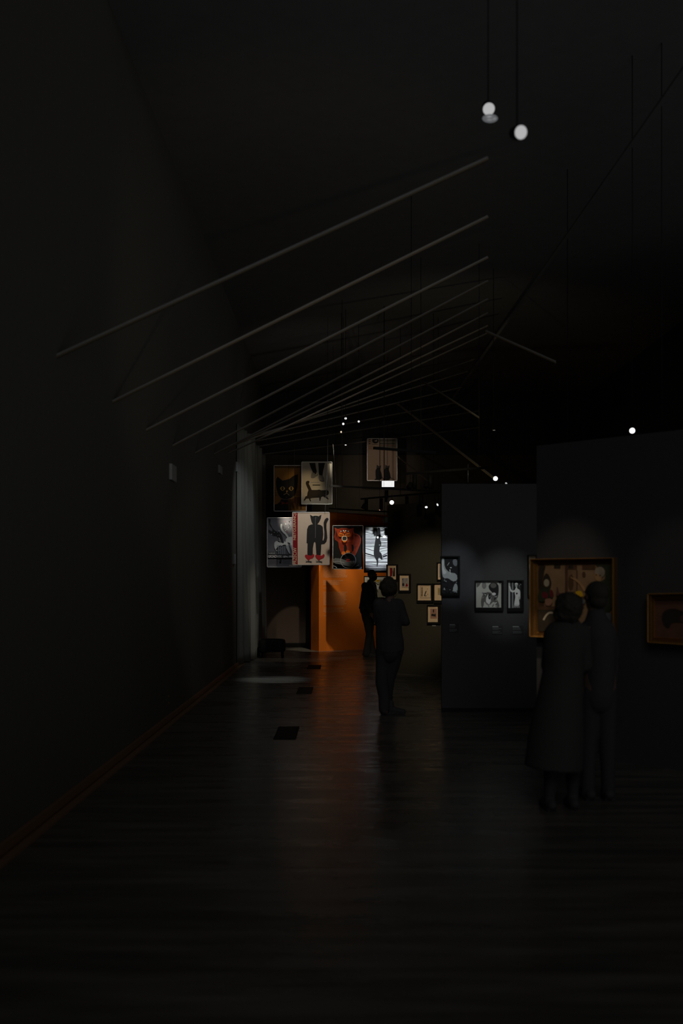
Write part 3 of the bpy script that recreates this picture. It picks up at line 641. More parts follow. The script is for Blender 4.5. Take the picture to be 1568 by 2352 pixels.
# ------------------------------------------------------------ floor grates
gm = mat('dark_grate_metal', (.015, .014, .012), .8, .1)
for x0, x1, ya, yb, lb in ((-.695, -.465, 10.14, 11.03, 'nearest of the three dark floor vent grates'), (-.65, -.43, 14.3, 15.18, 'middle floor vent grate, between the other two'), (-.64, -.39, 18.4, 19.26, 'farthest floor vent grate, near the orange wall glow')):
    e = empty('floor_grate', ((x0+x1)/2, (ya+yb)/2, 0), lb, 'floor vent', 'dark slotted floor grates in a line')
    f = MB(); t = .012
    for a, b in (((x0, ya), (x1, ya+t)), ((x0, yb-t), (x1, yb)), ((x0, ya), (x0+t, yb)), ((x1-t, ya), (x1, yb))): f.box((a[0], a[1], 0), (b[0], b[1], .006), gm)
    f.build('rim', e)
    f = MB(); f.box((x0, ya, .0), (x1, yb, .0015), gm); f.build('well', e)
    f = MB(); n = 14
    for i in range(n): x = x0+t+(x1-x0-2*t)*(i+.5)/n; f.box((x-.003, ya+t, .0015), (x+.003, yb-t, .005), mat('grate_bar_metal', (.04, .038, .03), .6, .2))
    f.build('slats', e)

# ------------------------------------------------------------ lighting tracks and spotlights
def light(name, loc, tgt, power, deg, blend=.4, col=(1, .93, .85), rad=.03):
    L = bpy.data.lights.new(name, 'SPOT'); L.energy = power; L.spot_size = math.radians(deg); L.spot_blend = blend; L.color = col; L.shadow_soft_size = rad
    o = bpy.data.objects.new(name, L); C.objects.link(o); o.location = loc
    o.rotation_euler = (Vector(tgt)-Vector(loc)).to_track_quat('-Z', 'Y').to_euler(); return o
def track(p0, p1, label, drops=()):
    c = (Vector(p0)+Vector(p1))/2; e = empty('lighting_track', c, label, 'lighting track', 'black lighting tracks under the roof')
    m = MB(); m.bar(p0, p1, .035, .032, black); m.build('rail', e)
    for t in drops:
        p = Vector(p0).lerp(Vector(p1), t); w = MB(); w.tube([p, Vector((p.x, p.y, 6.6))], .004, black, 6); w.build('suspension_cable', e)
track(P(757.5, 1116, 17.5), P(1020, 1129, 18.6), 'long black lighting track crossing in front of the walking cat poster', (.1, .9))
track(P(829, 1146, 20.1), P(1016, 1130, 18.7), 'black lighting track rising rightward above the white branch poster', (.5, .95))
track(P(756, 1168, 22.6), P(900, 1176, 23.0), 'lowest dark lighting track above the striped orange cat poster', (.1, .8))
track(P(858, 1029, 12.6), P(1000, 1040, 13.0), 'short black lighting track in front of the two cats poster', (.6,))
track(P(930, 1088, 15.5), P(1120, 1074, 14.6), 'black lighting track above right end of middle partition', (.2, .9))
track(P(838, 1209, 21.2), P(905, 1209, 21.2), 'black bar holding lamps right before the white branch poster', (.66,))
def lampmat(v, c=(1, 1, 1)):
    return mat('lamp_glow_%s_%s' % (str(v).replace('.', '_'), 'w' if c == (1, 1, 1) else 'o'), (.9, .9, .9), .5, .3, emis=c, es=v)
hous = mat('black_spot_housing', (.015, .015, .015), .6, .15)
def spot(px, py, d, rpx, glow, label, aim=(0, -1, -.35), drop=None, cyl=None, squash=1.0, col=(1, 1, 1), stemlen=.12):
    """spotlight head whose glowing face centre projects at px,py; cyl: driver box pixel extent above"""
    c = P(px, py, d); r = rpx*d/F; ax = Vector(aim).normalized()
    e = empty('spotlight', c, label, 'spotlight', 'black spotlights')
    h = MB(); R = max(r*1.12, .02)
    L = max(.09, R*2)
    h.tube([c+ax*.004, c+ax*.004-ax*.02, c-ax*.03, c-ax*L, c-ax*(L+.01)], [R, R, R, R*.85, R*.5], hous, 18, True)
    h.build('housing', e)
    if glow:
        l = MB(); side = ax.cross(Vector((0, 0, 1))).normalized(); up = side.cross(ax)
        if squash >= 1:
            l.poly([c+ax*.006+side*math.cos(t)*r+up*math.sin(t)*r for t in [2*math.pi*k/20 for k in range(20)]], lampmat(glow, col))
        else:
            l.poly([c+ax*.006+side*math.cos(t)*r+up*math.sin(t)*r*squash for t in [2*math.pi*k/20 for k in range(20)]], lampmat(glow, col))
        l.build('lens', e, fixn=False)
    top = drop if drop is not None else c.z+.15
    s = MB(); s.tube([c-ax*L*.6, Vector((c.x-ax.x*L*.6, c.y-ax.y*L*.6, top))], .0045, hous, 8); s.build('stem', e)
    if cyl:
        a, b, xw = cyl; m = MB(); pa, pb = P(px+xw, a, d), P(px+xw, b, d); m.tube([pa, pb], .035*1.0 if d > 15 else .03, hous, 16); m.build('driver_cylinder', e)
    return e
RT = 6.6
g = 'small ceiling spotlights'
spot(793.5, 961, 19.0, 2.6, 1.2, 'topmost tiny glowing spotlight above the walking cat poster', drop=RT)
spot(788, 973.5, 18.7, 2.6, 1.2, 'tiny glowing spotlight just below the topmost one', drop=RT)
spot(823.5, 968, 18.9, 2.4, .9, 'tiny glowing spotlight right of the little cluster under rafters', drop=RT)
spot(783.5, 992, 18.4, 2.2, .8, 'tiny warm spotlight below the cluster under rafters', drop=RT, col=(1, .8, .6))
spot(793.5, 1022, 18.2, 2.2, .6, 'flat dim spotlight between cat posters, lowest of the cluster', drop=RT, squash=.6)
spot(1137.5, 1099, 13.6, 5, 3.0, 'bright round spotlight above charcoal partition near right rafters', drop=3.6, aim=(-.2, -1, -.2))
spot(1163, 1110.5, 13.4, 3.4, .5, 'slender dim spotlight edge right of the bright round one', drop=3.6, aim=(-.9, -.55, -.5), squash=.9)
spot(1451.5, 989, 9.4, 6.2, 2.0, 'bright spotlight high on the right in the black', drop=RT, aim=(-.3, -1, -.3))
spot(1510, 1007, 9.2, 5, .14, 'faint spotlight at far right beside the brighter one', drop=RT, aim=(-.9, -.5, -.4))
spot(1134, 988, 15.8, 3, .05, 'barely lit lamp edge among the rafters at right', drop=RT, squash=.3)
spot(1305, 1021, 12.0, 1.3, .3, 'pinpoint lamp glint in the dark above gilt painting', drop=RT)
# top two: big blurred lamps close to the camera
spot(1122, 250, 7.0, 13.5, .38, 'highest and largest glowing spotlight near the top right', drop=RT, aim=(-.05, -1, -.72))
spot(1195, 304, 5.9, 15, .36, 'soft blurred glowing spotlight lower right of the highest lamp', drop=RT, aim=(.25, -1, -.4))
c = P(1125, 272, 6.95); m = MB(); m.ell(c, (.055, .02, .03), mat('lamp_reflector_ring', (.5, .5, .5), .3, .5, .8, emis=(.9, .95, 1), es=.10)); ob = m.build('lamp_reflector'); 
hl = [o for o in bpy.data.objects if o.get('label', '').startswith('highest and largest')][0]
ob.parent = hl; ob.location = -hl.location
# lamps on the tracks
spot(899.5, 1154, 19.6, 4.8, 3.0, 'brightest spotlight on the tracks above the white branch poster', aim=(-.1, -1, -.2), drop=3.35, cyl=(1126, 1153, -12))
spot(833, 1167, 20.0, 4, 0, 'unlit spotlight head at left end of the rising track', aim=(-.5, -.3, -1), drop=3.26, cyl=(1147, 1171, 8))
spot(872, 1171, 20.0, 1.7, .35, 'spotlight with a tiny reddish glint above the branch poster', aim=(-.6, -.8, -.4), drop=3.26, col=(1, .45, .3), cyl=(1145, 1171, 3))
spot(978.6, 1164.7, 16.5, 3.0, 1.6, 'small bright spotlight just over top edge of middle partition', aim=(-.1, -1, -.3), drop=3.2, squash=.8, cyl=(1136, 1158, -12))
spot(1005, 1159, 16.3, 3.4, 1.0, 'slanted bright spotlight beside the charcoal partition top corner', aim=(-.85, -.5, -.4), drop=3.25, squash=.9, cyl=(1136, 1155, -3))
spot(939, 1120, 15.2, 5.6, 0, 'unlit round spotlight head hanging left on the upper track', aim=(-.4, -.6, -.8), drop=3.27, cyl=(1090, 1124, 13))
spot(978, 1118, 15.0, 5.4, 0, 'unlit round spotlight head hanging right on the upper track', aim=(-.2, -.6, -.8), drop=3.3, cyl=(1092, 1124, 10))
spot(934, 1166, 18.9, 2, .05, 'dark cylinder spotlight mid way along the rising track', aim=(.1, -.2, -1), drop=3.25, cyl=(1140, 1160, 0))
spot(867.3, 1234.3, 21.0, 2.1, 1.6, 'left of two lamps in front of the white branch poster', aim=(-.3, -1, -.1), drop=2.75, cyl=(1213, 1231, -5.5))
spot(882.3, 1232.5, 21.0, 2.9, 2.2, 'right brighter lamp in front of the white branch poster', aim=(0, -1, -.1), drop=2.75, cyl=(1213, 1230, 4.5))
# exit sign
def exit_sign():
    d = 18.0; a, b = P(876.5, 1104.5, d), P(905, 1118.5, d)
    e = empty('exit_sign', ((a.x+b.x)/2, d, b.z), 'glowing white illuminated exit sign hanging under the two cats poster', 'exit sign')
    m = MB(); m.box((a.x-.008, d, b.z-.008), (b.x+.008, d+.05, a.z+.008), hous); m.build('case', e, bevel=.006)
    m = MB(); m.box((a.x, d-.006, b.z), (b.x, d, a.z), lampmat(.85)); m.build('light_panel', e)
    m = MB(); gg = mat('faded_green_symbol', (.45, .55, .5), .5, .3, emis=(.75, .85, .8), es=.55); w = b.x-a.x; h = a.z-b.z
    for u0, u1, v0, v1 in ((.14, .19, .05, .95), (.55, .60, .15, .25), (.68, .73, .15, .25), (.8, .83, .2, .8), (.55, .60, .8, .9), (.68, .73, .8, .9)):
        m.box((a.x+w*u0, d-.008, b.z+h*v0), (a.x+w*u1, d-.006, b.z+h*v1), gg)
    m.build('symbol', e)
    m = MB(); x = (882-CX)*d/F; m.tube([(x, d+.02, a.z), (x, d+.02, 6.6)], .008, hous, 8); m.build('hanging_rod', e)
exit_sign()
# little emergency lamp box at the partition edge
m = MB(); a, b = P(879, 1187, 22), P(892, 1201, 22); m.box((a.x, 22, b.z), (b.x, 22.08, a.z), mat('grey_lamp_box', (.10, .12, .11), .5, .3)); o = m.build('emergency_lamp', bevel=.004)
tag(o, 'small grey emergency lamp box above the white branch poster', 'lamp')
w = MB(); w.tube([P(889, 1187, 22.02), (P(889, 1187, 22.02).x, 22.02, 6.6)], .004, black, 6); w.build('hanging_rod', o)
# pale boxes on the left wall
pb = mat('pale_box_plastic', (.45, .46, .47), .5, .3)
for (xa, xb, ya, yb, lb) in ((388, 399, 1072, 1108, 'nearest and largest pale box high on the left wall'), (500, 506, 1073, 1091, 'dim pale box high on left wall, second from the near end'), (541, 546, 1066, 1088, 'pale box high on left wall just before the curtain'), (533.5, 537.5, 1273, 1296, 'pale box at chest height on left wall before the curtain'), (608.5, 612.5, 1013, 1030, 'small pale box highest up above the curtain')):
    da_, db_ = 2*F/(CX-xa), 2*F/(CX-xb); z1 = EYE+(HY-ya)*db_/F; z0 = EYE+(HY-yb)*db_/F
    m = MB(); m.box((-2.0, da_, z0), (-1.965, db_, z1), pb); o = m.build('wall_box', bevel=.006)
    tag(o, lb, 'wall box', 'pale boxes on the left wall')
# metal socket plates low on the wall
m = MB(); c_ = 2*F/(CX-386); 
for z in (.285, .21): m.ell((-1.995, c_, z), (.008, .018, .018), mat('brass_socket', (.35, .25, .1), .4, .5, .6))
tag(m.build('wall_socket'), 'tiny brass coloured socket low on the left wall', 'socket')
# free hanging cable in front of the walking cat poster : belongs to largest poster already; one slack wire
m = MB(); m.tube([P(764.5, 1020, 21), P(769, 1080, 21), P(772, 1130, 21), P(773, 1170, 21)], .003, silver, 6); m.tube([P(764.5, 1020, 21), (P(764.5, 1020, 21).x, 21, 6.59)], .002, black, 6)
p6 = [o for o in bpy.data.objects if 'roaring striped' in o.get('label', '')][0]; m.build('hanging_cable', p6)['label'] = 'thin slack pale cable'
m = MB(); m.tube([P(1074.5, 1066, 17), P(1074.5, 1108, 17)], .006, silver, 6); tag(m.build('suspension_rod'), 'thin pale vertical rod standing above charcoal partition top', 'rod')
m = MB(); m.tube([P(752.5, 1008, 18.7), P(752, 1060, 18.7), P(748, 1150, 18.7), P(746, 1178, 18.85)], .004, silver, 8); m.tube([P(752.5, 1008, 18.7), (P(752.5, 1008, 18.7).x, 18.7, 6.59)], .002, black, 8)
p5 = [o for o in bpy.data.objects if o.get('label', '').startswith('largest hanging')][0]; m.build('hanging_cable', p5)['label'] = 'pale cable crossing the walking cat poster'

# ------------------------------------------------------------ people
skin = mat('skin', (.17, .11, .085), .55, .3, var=.08); cloth = mat('black_cloth', (.065, .065, .067), .95, .03, bump=.15, scale=25); cloth2 = mat('charcoal_wool', (.065, .063, .06), .95, .03, bump=.2, scale=40)
denim = mat('dark_trousers', (.06, .06, .062), .95, .03, bump=.1, scale=30); hairm = mat('dark_brown_hair', (.062, .055, .048), .85, .05, var=.4, scale=60, bump=.6); shoe = mat('black_shoe_leather', (.065, .065, .065), .8, .08)
shirtm = mat('grey_shirt', (.22, .22, .23), .85, .1)
def frame_of(yaw, pitch=0, roll=0): return Matrix.Rotation(yaw, 3, 'Z') @ Matrix.Rotation(pitch, 3, 'X') @ Matrix.Rotation(roll, 3, 'Y')   # local +Y is the facing direction
def head(mb, c, s, R, m):
    """head about .23*s high; local +Y faces forward"""
    E = lambda v, r: mb.ell(c+R @ (Vector(v)*s), tuple(x*s for x in r), m, R, 20, 14)
    E((0, -.012, .025), (.074, .094, .088)); E((0, .028, -.02), (.062, .062, .085)); E((0, .045, -.078), (.04, .042, .032)); E((0, .02, -.07), (.056, .055, .035))
    E((0, .088, .035), (.05, .014, .012)); E((0, .098, -.008), (.012, .020, .026)); E((0, .108, -.018), (.016, .013, .012)); E((0, .094, -.048), (.026, .010, .007)); E((0, .091, -.058), (.022, .010, .007))
    for sx in (-1, 1):
        E((sx*.031, .078, .012), (.015, .014, .010)); E((sx*.044, .064, -.012), (.02, .02, .018)); E((sx*.077, -.008, -.004), (.008, .018, .032))
def hand(mb, w, d, n, side, s, m, curl=.5):
    d = Vector(d).normalized(); n = (Vector(n)-d*Vector(n).dot(d)).normalized(); t = d.cross(n)*side
    for k in range(4):
        off = (k-1.5)*.019*s; a = w+t*off*.6; kn = w+d*(.088-.004*abs(k-1.2))*s+t*off
        mb.limb([a, kn], [(.016*s, .012*s), (.0105*s, .0105*s)], m, n=8)
        ang = curl*(.5+.1*k); p = kn; ln = [.044, .048, .045, .036][3-k if side > 0 else 3-k]*s; pts = [p]; 
        for q, f in enumerate((1, .62, .5)):
            dr = d*math.cos(ang*(q+1))+n*math.sin(ang*(q+1)); p = p+dr*ln*f; pts.append(p)
        mb.limb(pts, [.0092*s, .0088*s, .008*s, .0068*s], m, n=8)
    b = w+d*.025*s+t*.024*s; p1 = b+(d*.6+t*.75+n*.3).normalized()*.04*s; p2 = p1+(d*.85+t*.35+n*.4).normalized()*.032*s; p3 = p2+(d+n*.4).normalized()*.024*s
    mb.limb([w+d*.012*s, b, p1, p2, p3], [.014*s, .014*s, .011*s, .0095*s, .0075*s], m, n=8)
def foot(mb, ank, fwd, s, m, z0=0):
    f = Vector((fwd[0], fwd[1], 0)).normalized(); a = Vector((ank[0], ank[1], z0))
    up = Vector((0, 0, 1)); sd = f.cross(up)
    mb.limb([a-f*.055*s+up*.045*s, a+f*.02*s+up*.052*s, a+f*.10*s+up*.040*s, a+f*.165*s+up*.030*s], [(.036*s, .040*s), (.040*s, .048*s), (.045*s, .036*s), (.038*s, .026*s)], m, flat=sd, n=16)
    mb.obox(a+f*.055*s+up*.009, f*.115*s, sd*.036*s, up*.009, m)
    mb.limb([a+up*.05*s, a+up*.13*s], [.042*s, .042*s], m)

def hairball(mb, c, R, rad, n, rs, seed, m, zmin=-9, jit=.9):
    r = random.Random(seed)
    mb.ell(c, rad, m, R, 24, 16)
    for i in range(n):
        v = Vector((r.gauss(0, 1), r.gauss(0, 1), r.gauss(0, 1))).normalized()
        if v.z < zmin: continue
        p = Vector((v.x*rad[0], v.y*rad[1], v.z*rad[2]))*jit
        mb.ell(c+R @ p, rs*(.6+.7*r.random()), m, None, 8, 6)

# --- far man: turned to the right, jacket open, dark mask
def far_man():
    d = 21.5; k = d/F; q = lambda x, y, dy=0: P(x, y, d)+Vector((0, dy, 0))
    e = empty('person', q(848, 1508) * 1, 'man in dark jacket and mask standing before orange wall, facing right', 'person'); e.location.z = 0; s = 1.04
    yaw = math.radians(-125); R = frame_of(yaw); fwd = R @ Vector((0, 1, 0)); rt = R @ Vector((1, 0, 0))
    hc = q(854.6, 1322.5)
    sh = [q(838, 1348, -.12), q(856, 1348, .14)]; neck = q(850, 1341); pel = q(845, 1412)
    el = [q(840, 1378, -.20), q(861, 1378, .18)]; wr = [q(850, 1406, -.24), q(862, 1402, .05)]
    hip = [q(842, 1414, -.05), q(850, 1414, .08)]; kn = [q(847, 1456, -.08), q(850, 1456, .10)]; an = [q(842, 1500, -.06), q(855, 1501, .12)]
    b = MB(); head(b, hc, s, R, skin)
    b.limb([hc+R@Vector((0, -.01, -.06)), neck+Vector((0, 0, -.05))], [.056, .064], skin)
    b.limb([neck-Vector((0, 0, .06)), q(849, 1365), q(847, 1390), pel], [(.15, .09), (.16, .11), (.14, .10), (.15, .11)], skin, flat=rt)
    for i in range(2):
        b.limb([sh[i], el[i], wr[i]], [.05, .04, .028], skin); b.limb([hip[i], kn[i], an[i]], [.085, .055, .04], skin)
        foot(b, an[i], (1, -.25, 0), .95, skin)
    hand(b, wr[0], (.55, -.1, -1), (.2, .9, 0), -1, 1.05, skin, .45); hand(b, wr[1], (.2, -.3, -1), (-1, 0, 0), 1, 1.0, skin, .5)
    b.build('body', e, remesh=.006)
    j = MB()
    j.limb([q(850, 1338), q(849, 1346), q(847, 1362), q(845, 1385), q(843, 1400)], [(.09, .07), (.19, .12), (.215, .145), (.215, .16), (.225, .165)], cloth, flat=rt)
    j.prism([q(831, 1362, -.14), q(843, 1362, -.16), q(851, 1404.5, -.16), q(826.5, 1405, -.14)], (0, .3, 0), cloth)
    for i in range(2): j.limb([sh[i]+Vector((0, 0, .02)), el[i], wr[i].lerp(el[i], .12)], [.085, .068, .052], cloth)
    j.build('jacket', e, remesh=.012)
    f = MB()
    f.limb([q(852.5, 1334, -.09), q(857, 1341, -.155), q(861.5, 1352, -.16), q(863.0, 1366, -.15), q(862.4, 1380, -.15), q(860.4, 1400, -.16)], [(.032, .02), (.03, .02), (.022, .02), (.022, .02), (.02, .02), (.012, .01)], shirtm, flat=Vector((1, 0, 0)))
    f.build('shirt', e, remesh=.008)
    t = MB()
    t.limb([q(844.5, 1398), q(844, 1412), q(845, 1424)], [(.15, .12), (.155, .13), (.13, .12)], denim, flat=rt)
    for i in range(2): t.limb([hip[i], kn[i], an[i].lerp(kn[i], .3), an[i]], [.105, .07, .078, .09], denim)
    t.build('trousers', e, remesh=.012)
    for i in range(2): w = MB(); foot(w, an[i], (1, -.25, 0), 1.12, shoe); w.build('shoe', e, remesh=.008)
    h = MB(); h.ell(hc+R@Vector((0, -.012, .046)), (.084, .098, .084), hairm, R, 22, 14); h.build('hair', e, remesh=.008)
    k_ = MB(); k_.ell(hc+R@Vector((0, .052, -.045)), (.066, .062, .056), mat('dark_mask_cloth', (.045, .045, .05), .95, .03), R, 20, 12); k_.build('face_mask', e)
far_man()
# --- standing woman, seen from behind
def mid_woman():
    d = 12.1; q = lambda x, y, dy=0: P(x, y, d)+Vector((0, dy, 0))
    e = empty('person', q(892, 1640), 'woman with curly hair in dark clothes standing mid room, back turned', 'person'); e.location.z = 0
    R = frame_of(math.radians(-25)); rt = Vector((1, 0, 0)); hc = q(896, 1348)
    sh = [q(870, 1388), q(914, 1389)]; el = [q(868, 1425, .02), q(931, 1430, .03)]; wr = [q(884, 1430, .22), q(905, 1428, .22)]
    hip = [q(882, 1482), q(905, 1482)]; kn = [q(880, 1555, .02), q(893, 1556, .08)]; an = [q(883, 1624, -.02), q(890, 1618, .16)]
    b = MB(); head(b, hc, .95, R, skin); b.limb([hc-Vector((0, 0, .05)), q(894, 1384)], [.05, .055], skin)
    b.limb([q(893, 1386), q(892, 1420), q(893, 1450), q(893, 1480)], [(.15, .08), (.13, .09), (.12, .09), (.16, .11)], skin, flat=rt)
    for i in range(2):
        b.limb([sh[i], el[i], wr[i]], [.042, .036, .025], skin); b.limb([hip[i], kn[i], an[i]], [.085, .055, .038], skin)
    foot(b, an[0], (-.1, 1, 0), .85, skin); foot(b, an[1], (1, .25, 0), .85, skin)
    hand(b, wr[0], (1, .1, .1), (0, -1, 0), 1, .92, skin, .4); hand(b, wr[1], (-1, .2, .2), (0, -1, 0), -1, .92, skin, .4)
    b.build('body', e, remesh=.006)
    j = MB()
    j.limb([q(895, 1374), q(894, 1386), q(893, 1400), q(892, 1430), q(893, 1455), q(895, 1475), q(896, 1496)], [(.055, .05), (.15, .09), (.18, .12), (.158, .125), (.162, .125), (.172, .14), (.17, .14)], cloth, flat=rt)
    for i in range(2): j.limb([sh[i], el[i], wr[i].lerp(el[i], .1)], [.078, .062, .048], cloth)
    j.limb([q(917, 1396), q(930, 1428)], [.06, .055], cloth)
    j.build('jumper', e, remesh=.01)
    t = MB(); t.limb([q(895, 1470), q(895, 1500)], [(.165, .13), (.165, .13)], denim, flat=rt)
    for i, (a, w) in enumerate((([q(880, 1492), q(877, 1530, .01), q(876, 1568, .0), q(882, 1600, 0), q(882, 1628, -.02)], [.095, .078, .077, .072, .07]), ([q(908, 1492), q(901, 1525, .04), q(892, 1560, .08), q(889, 1595, .12), q(890, 1618, .16)], [.10, .095, .085, .075, .07]))):
        t.limb(a, w, denim)
    t.build('trousers', e, remesh=.01)
    for a, f, s in ((an[0], (.1, 1, 0), .95), (q(897, 1638, -.0), (1, .12, 0), 1.0)):
        w = MB(); foot(w, a, f, s, shoe); w.build('shoe', e, remesh=.008)
    h = MB(); hairball(h, hc+Vector((-.02, -.02, 0)), R, (.104, .11, .118), 70, .024, 5, hairm); hairball(h, hc+Vector((-.045, 0, -.045)), R, (.07, .08, .075), 30, .02, 6, hairm)
    h.build('hair', e, remesh=.008)
    c = MB(); c.limb([q(907, 1374, .02), q(912, 1368, .03), q(914, 1362, .04)], [.014, .014, .008], mat('olive_scarf', (.30, .27, .15), .8, .1)); c.build('scarf', e, remesh=.006)
mid_woman()
# --- couple in front of the painting
def couple_woman():
    d = 7.0; q = lambda x, y, dy=0: P(x, y, d)+Vector((0, dy, 0))
    e = empty('person', q(1292, 1860), 'woman in long flared dark coat, left of the couple at the painting', 'person'); e.location.z = 0
    R = frame_of(math.radians(-18), 0, math.radians(-6)); rt = Vector((1, 0, 0)); hc = q(1305, 1396)
    sh = [q(1268, 1454), q(1338, 1454)]; el = [q(1263, 1530, .05), q(1345, 1530, .03)]; wr = [q(1278, 1560, .22), q(1338, 1560, .22)]
    hip = [q(1278, 1580), q(1312, 1580)]; kn = [q(1268, 1710), q(1316, 1710, .03)]; an = [q(1262, 1832), q(1319, 1826, .05)]
    b = MB(); head(b, hc, .93, R, skin); b.limb([hc-Vector((0, 0, .05)), q(1300, 1450)], [.05, .055], skin)
    b.limb([q(1300, 1450), q(1297, 1500), q(1296, 1540), q(1295, 1580)], [(.14, .08), (.12, .09), (.11, .09), (.14, .11)], skin, flat=rt)
    for i in range(2): b.limb([sh[i], el[i], wr[i]], [.042, .036, .025], skin); b.limb([hip[i], kn[i], an[i]], [.085, .055, .036], skin); foot(b, an[i], (.1*i-.1, 1, 0), .85, skin)
    hand(b, wr[0], (1, .1, .1), (0, -1, 0), 1, .92, skin, .4); hand(b, wr[1], (-1, .2, .2), (0, -1, 0), -1, .92, skin, .4)
    b.build('body', e, remesh=.006)
    j = MB(); pr = [(1303, 1428, .06, .06), (1300, 1440, .115, .09), (1296, 1455, .145, .11), (1294, 1490, .148, .125), (1293, 1530, .140, .125), (1291, 1560, .147, .13), (1286, 1600, .157, .145), (1281, 1650, .178, .165), (1276, 1700, .195, .185), (1271, 1763, .203, .20)]
    j.tube([q(x, y) for x, y, a, c in pr], [(a, c) for x, y, a, c in pr], cloth2, 32, True, rt)
    for i in range(2): j.limb([sh[i]+Vector((.012 if i == 0 else -.01, 0, 0)), el[i], wr[i].lerp(el[i], .1)], [.068, .056, .048], cloth2)
    j.limb([q(1296, 1434, 0), q(1316, 1436, 0)], [.06, .055], cloth2)
    j.build('coat', e, remesh=.010)
    for i in range(2):
        t = MB(); t.limb([kn[i], kn[i].lerp(an[i], .4), an[i]], [.058, .054, .04], denim); t.build('stocking', e, remesh=.01)
        w = MB(); foot(w, an[i], (.1*i-.1, 1, 0), .95, shoe); w.build('shoe', e, remesh=.008)
    h = MB(); hairball(h, hc+Vector((0, -.015, .005)), R, (.098, .105, .108), 80, .02, 8, hairm); hairball(h, hc+Vector((-.02, -.01, -.055)), R, (.085, .09, .055), 50, .02, 9, hairm)
    h.build('hair', e, remesh=.007)
couple_woman()
def couple_man():
    d = 7.35; q = lambda x, y, dy=0: P(x, y, d)+Vector((0, dy, 0))
    e = empty('person', q(1375, 1850), 'man in dark jacket with arm hanging, right of the couple at the painting', 'person'); e.location.z = 0
    R = frame_of(math.radians(14), 0, math.radians(4)); rt = Vector((1, 0, 0)); hc = q(1367, 1370)
    sh = [q(1348, 1445), q(1400, 1448)]; el = [q(1338, 1510, .05), q(1409, 1502)]; wr = [q(1345, 1550, .16), q(1409, 1572, .03)]
    hip = [q(1356, 1588), q(1390, 1588)]; kn = [q(1352, 1710, .02), q(1394, 1710)]; an = [q(1350, 1822), q(1397, 1822)]
    b = MB(); head(b, hc, .98, R, skin); b.limb([hc-Vector((0, 0, .05)), q(1368, 1440)], [.056, .062], skin)
    b.limb([q(1370, 1436), q(1374, 1480), q(1375, 1530), q(1374, 1585)], [(.13, .09), (.13, .10), (.12, .10), (.13, .11)], skin, flat=rt)
    for i in range(2): b.limb([sh[i], el[i], wr[i]], [.046, .038, .028], skin); b.limb([hip[i], kn[i], an[i]], [.085, .058, .04], skin); foot(b, an[i], (.25*i-.12, 1, 0), .95, skin)
    hand(b, wr[1], (.03, .05, -1), (-1, .2, 0), -1, .98, skin, .45); hand(b, wr[0], (-.8, .5, -.2), (0, -1, 0), 1, .98, skin, .4)
    b.build('body', e, remesh=.006)
    j = MB(); pr = [(1368, 1412, .062, .062), (1368, 1424, .085, .08), (1371, 1438, .115, .10), (1375, 1458, .13, .12), (1376, 1490, .125, .125), (1376, 1530, .115, .12), (1375, 1570, .115, .12), (1374, 1600, .112, .12)]
    j.limb([q(x, y) for x, y, a, c in pr], [(a, c) for x, y, a, c in pr], cloth, flat=rt, n=28)
    j.limb([sh[0], el[0], wr[0].lerp(el[0], .1)], [.062, .055, .046], cloth)
    j.limb([q(1369, 1406), q(1370, 1430)], [.066, .09], cloth)
    j.limb([q(1393, 1440), q(1403, 1470), q(1407, 1500), q(1404, 1535), q(1408, 1562)], [.055, .056, .050, .040, .034], cloth)
    j.build('jacket', e, remesh=.010)
    t = MB(); t.limb([q(1374, 1580), q(1374, 1606)], [(.115, .12), (.12, .12)], denim, flat=rt)
    for i in range(2): t.limb([hip[i], kn[i], kn[i].lerp(an[i], .5), an[i]], [.088, .064, .052, .052], denim)
    t.limb([q(1393, 1600), q(1393, 1700)], [.066, .052], denim)
    t.build('trousers', e, remesh=.010)
    for i in range(2): w = MB(); foot(w, an[i], (.25*i-.12, 1, 0), 1.05, shoe); w.build('shoe', e, remesh=.008)
    h = MB(); h.ell(hc+R@Vector((0, -.02, .028)), (.082, .10, .088), hairm, R, 24, 16); h.ell(hc+R@Vector((0, -.05, -.03)), (.068, .06, .06), hairm, R); h.build('hair', e, remesh=.007)
couple_man()

# ------------------------------------------------------------ lights
warm = (1, .80, .58); neu = (1, .92, .84); cool = (.88, .96, 1)
light('spot_largest_poster', (-.15, 16.4, 4.2), (-.58, 18.9, 2.35), 125, 30, .6, (1, .86, .72))
light('spot_two_cats', (.7, 19.6, 4.0), (.90, 23.6, 4.35), 60, 22, .8, (1, .80, .66))
light('spot_walking_cat', (-.05, 18.2, 3.35), (-.50, 21.2, 3.25), 44, 17, 1, (1, .9, .74))
light('spot_cat_face', (-.1, 19.4, 3.5), (-.84, 21.6, 3.70), 34, 22, 1, (1, .72, .38))
light('spot_grey_poster', (-1.0, 17.0, 4.2), (-1.2, 20.1, 2.35), 34, 18, .6, (1, .98, .95))
light('spot_big_cat', (.20, 20.2, 6.0), (-.44, 23.2, .98), 700, 14, .6, (1, .88, .66), .05)
light('spot_orange_fill', (-1.3, 19.5, 3.2), (.15, 23.6, .60), 95, 22, 1, (1, .88, .66), .1)  # added fill standing in for indirect bounce on the orange wall
light('spot_orange_hot', (.02, 22.75, 3.05), (.04, 23.65, 1.62), 36, 30, 1, (1, .90, .66))
light('spot_big_cat_front', (.3, 18.6, 3.2), (.15, 22.4, 2.42), 40, 14, .5, (1, .9, .8))
light('spot_branch_poster', (.68, 19.6, 2.45), (.79, 21.9, 2.35), 170, 25, .5, cool)
light('spot_orange_right', (.72, 22.7, 2.62), (.56, 23.9, 1.5), 26, 74, 1, (1, .85, .6))
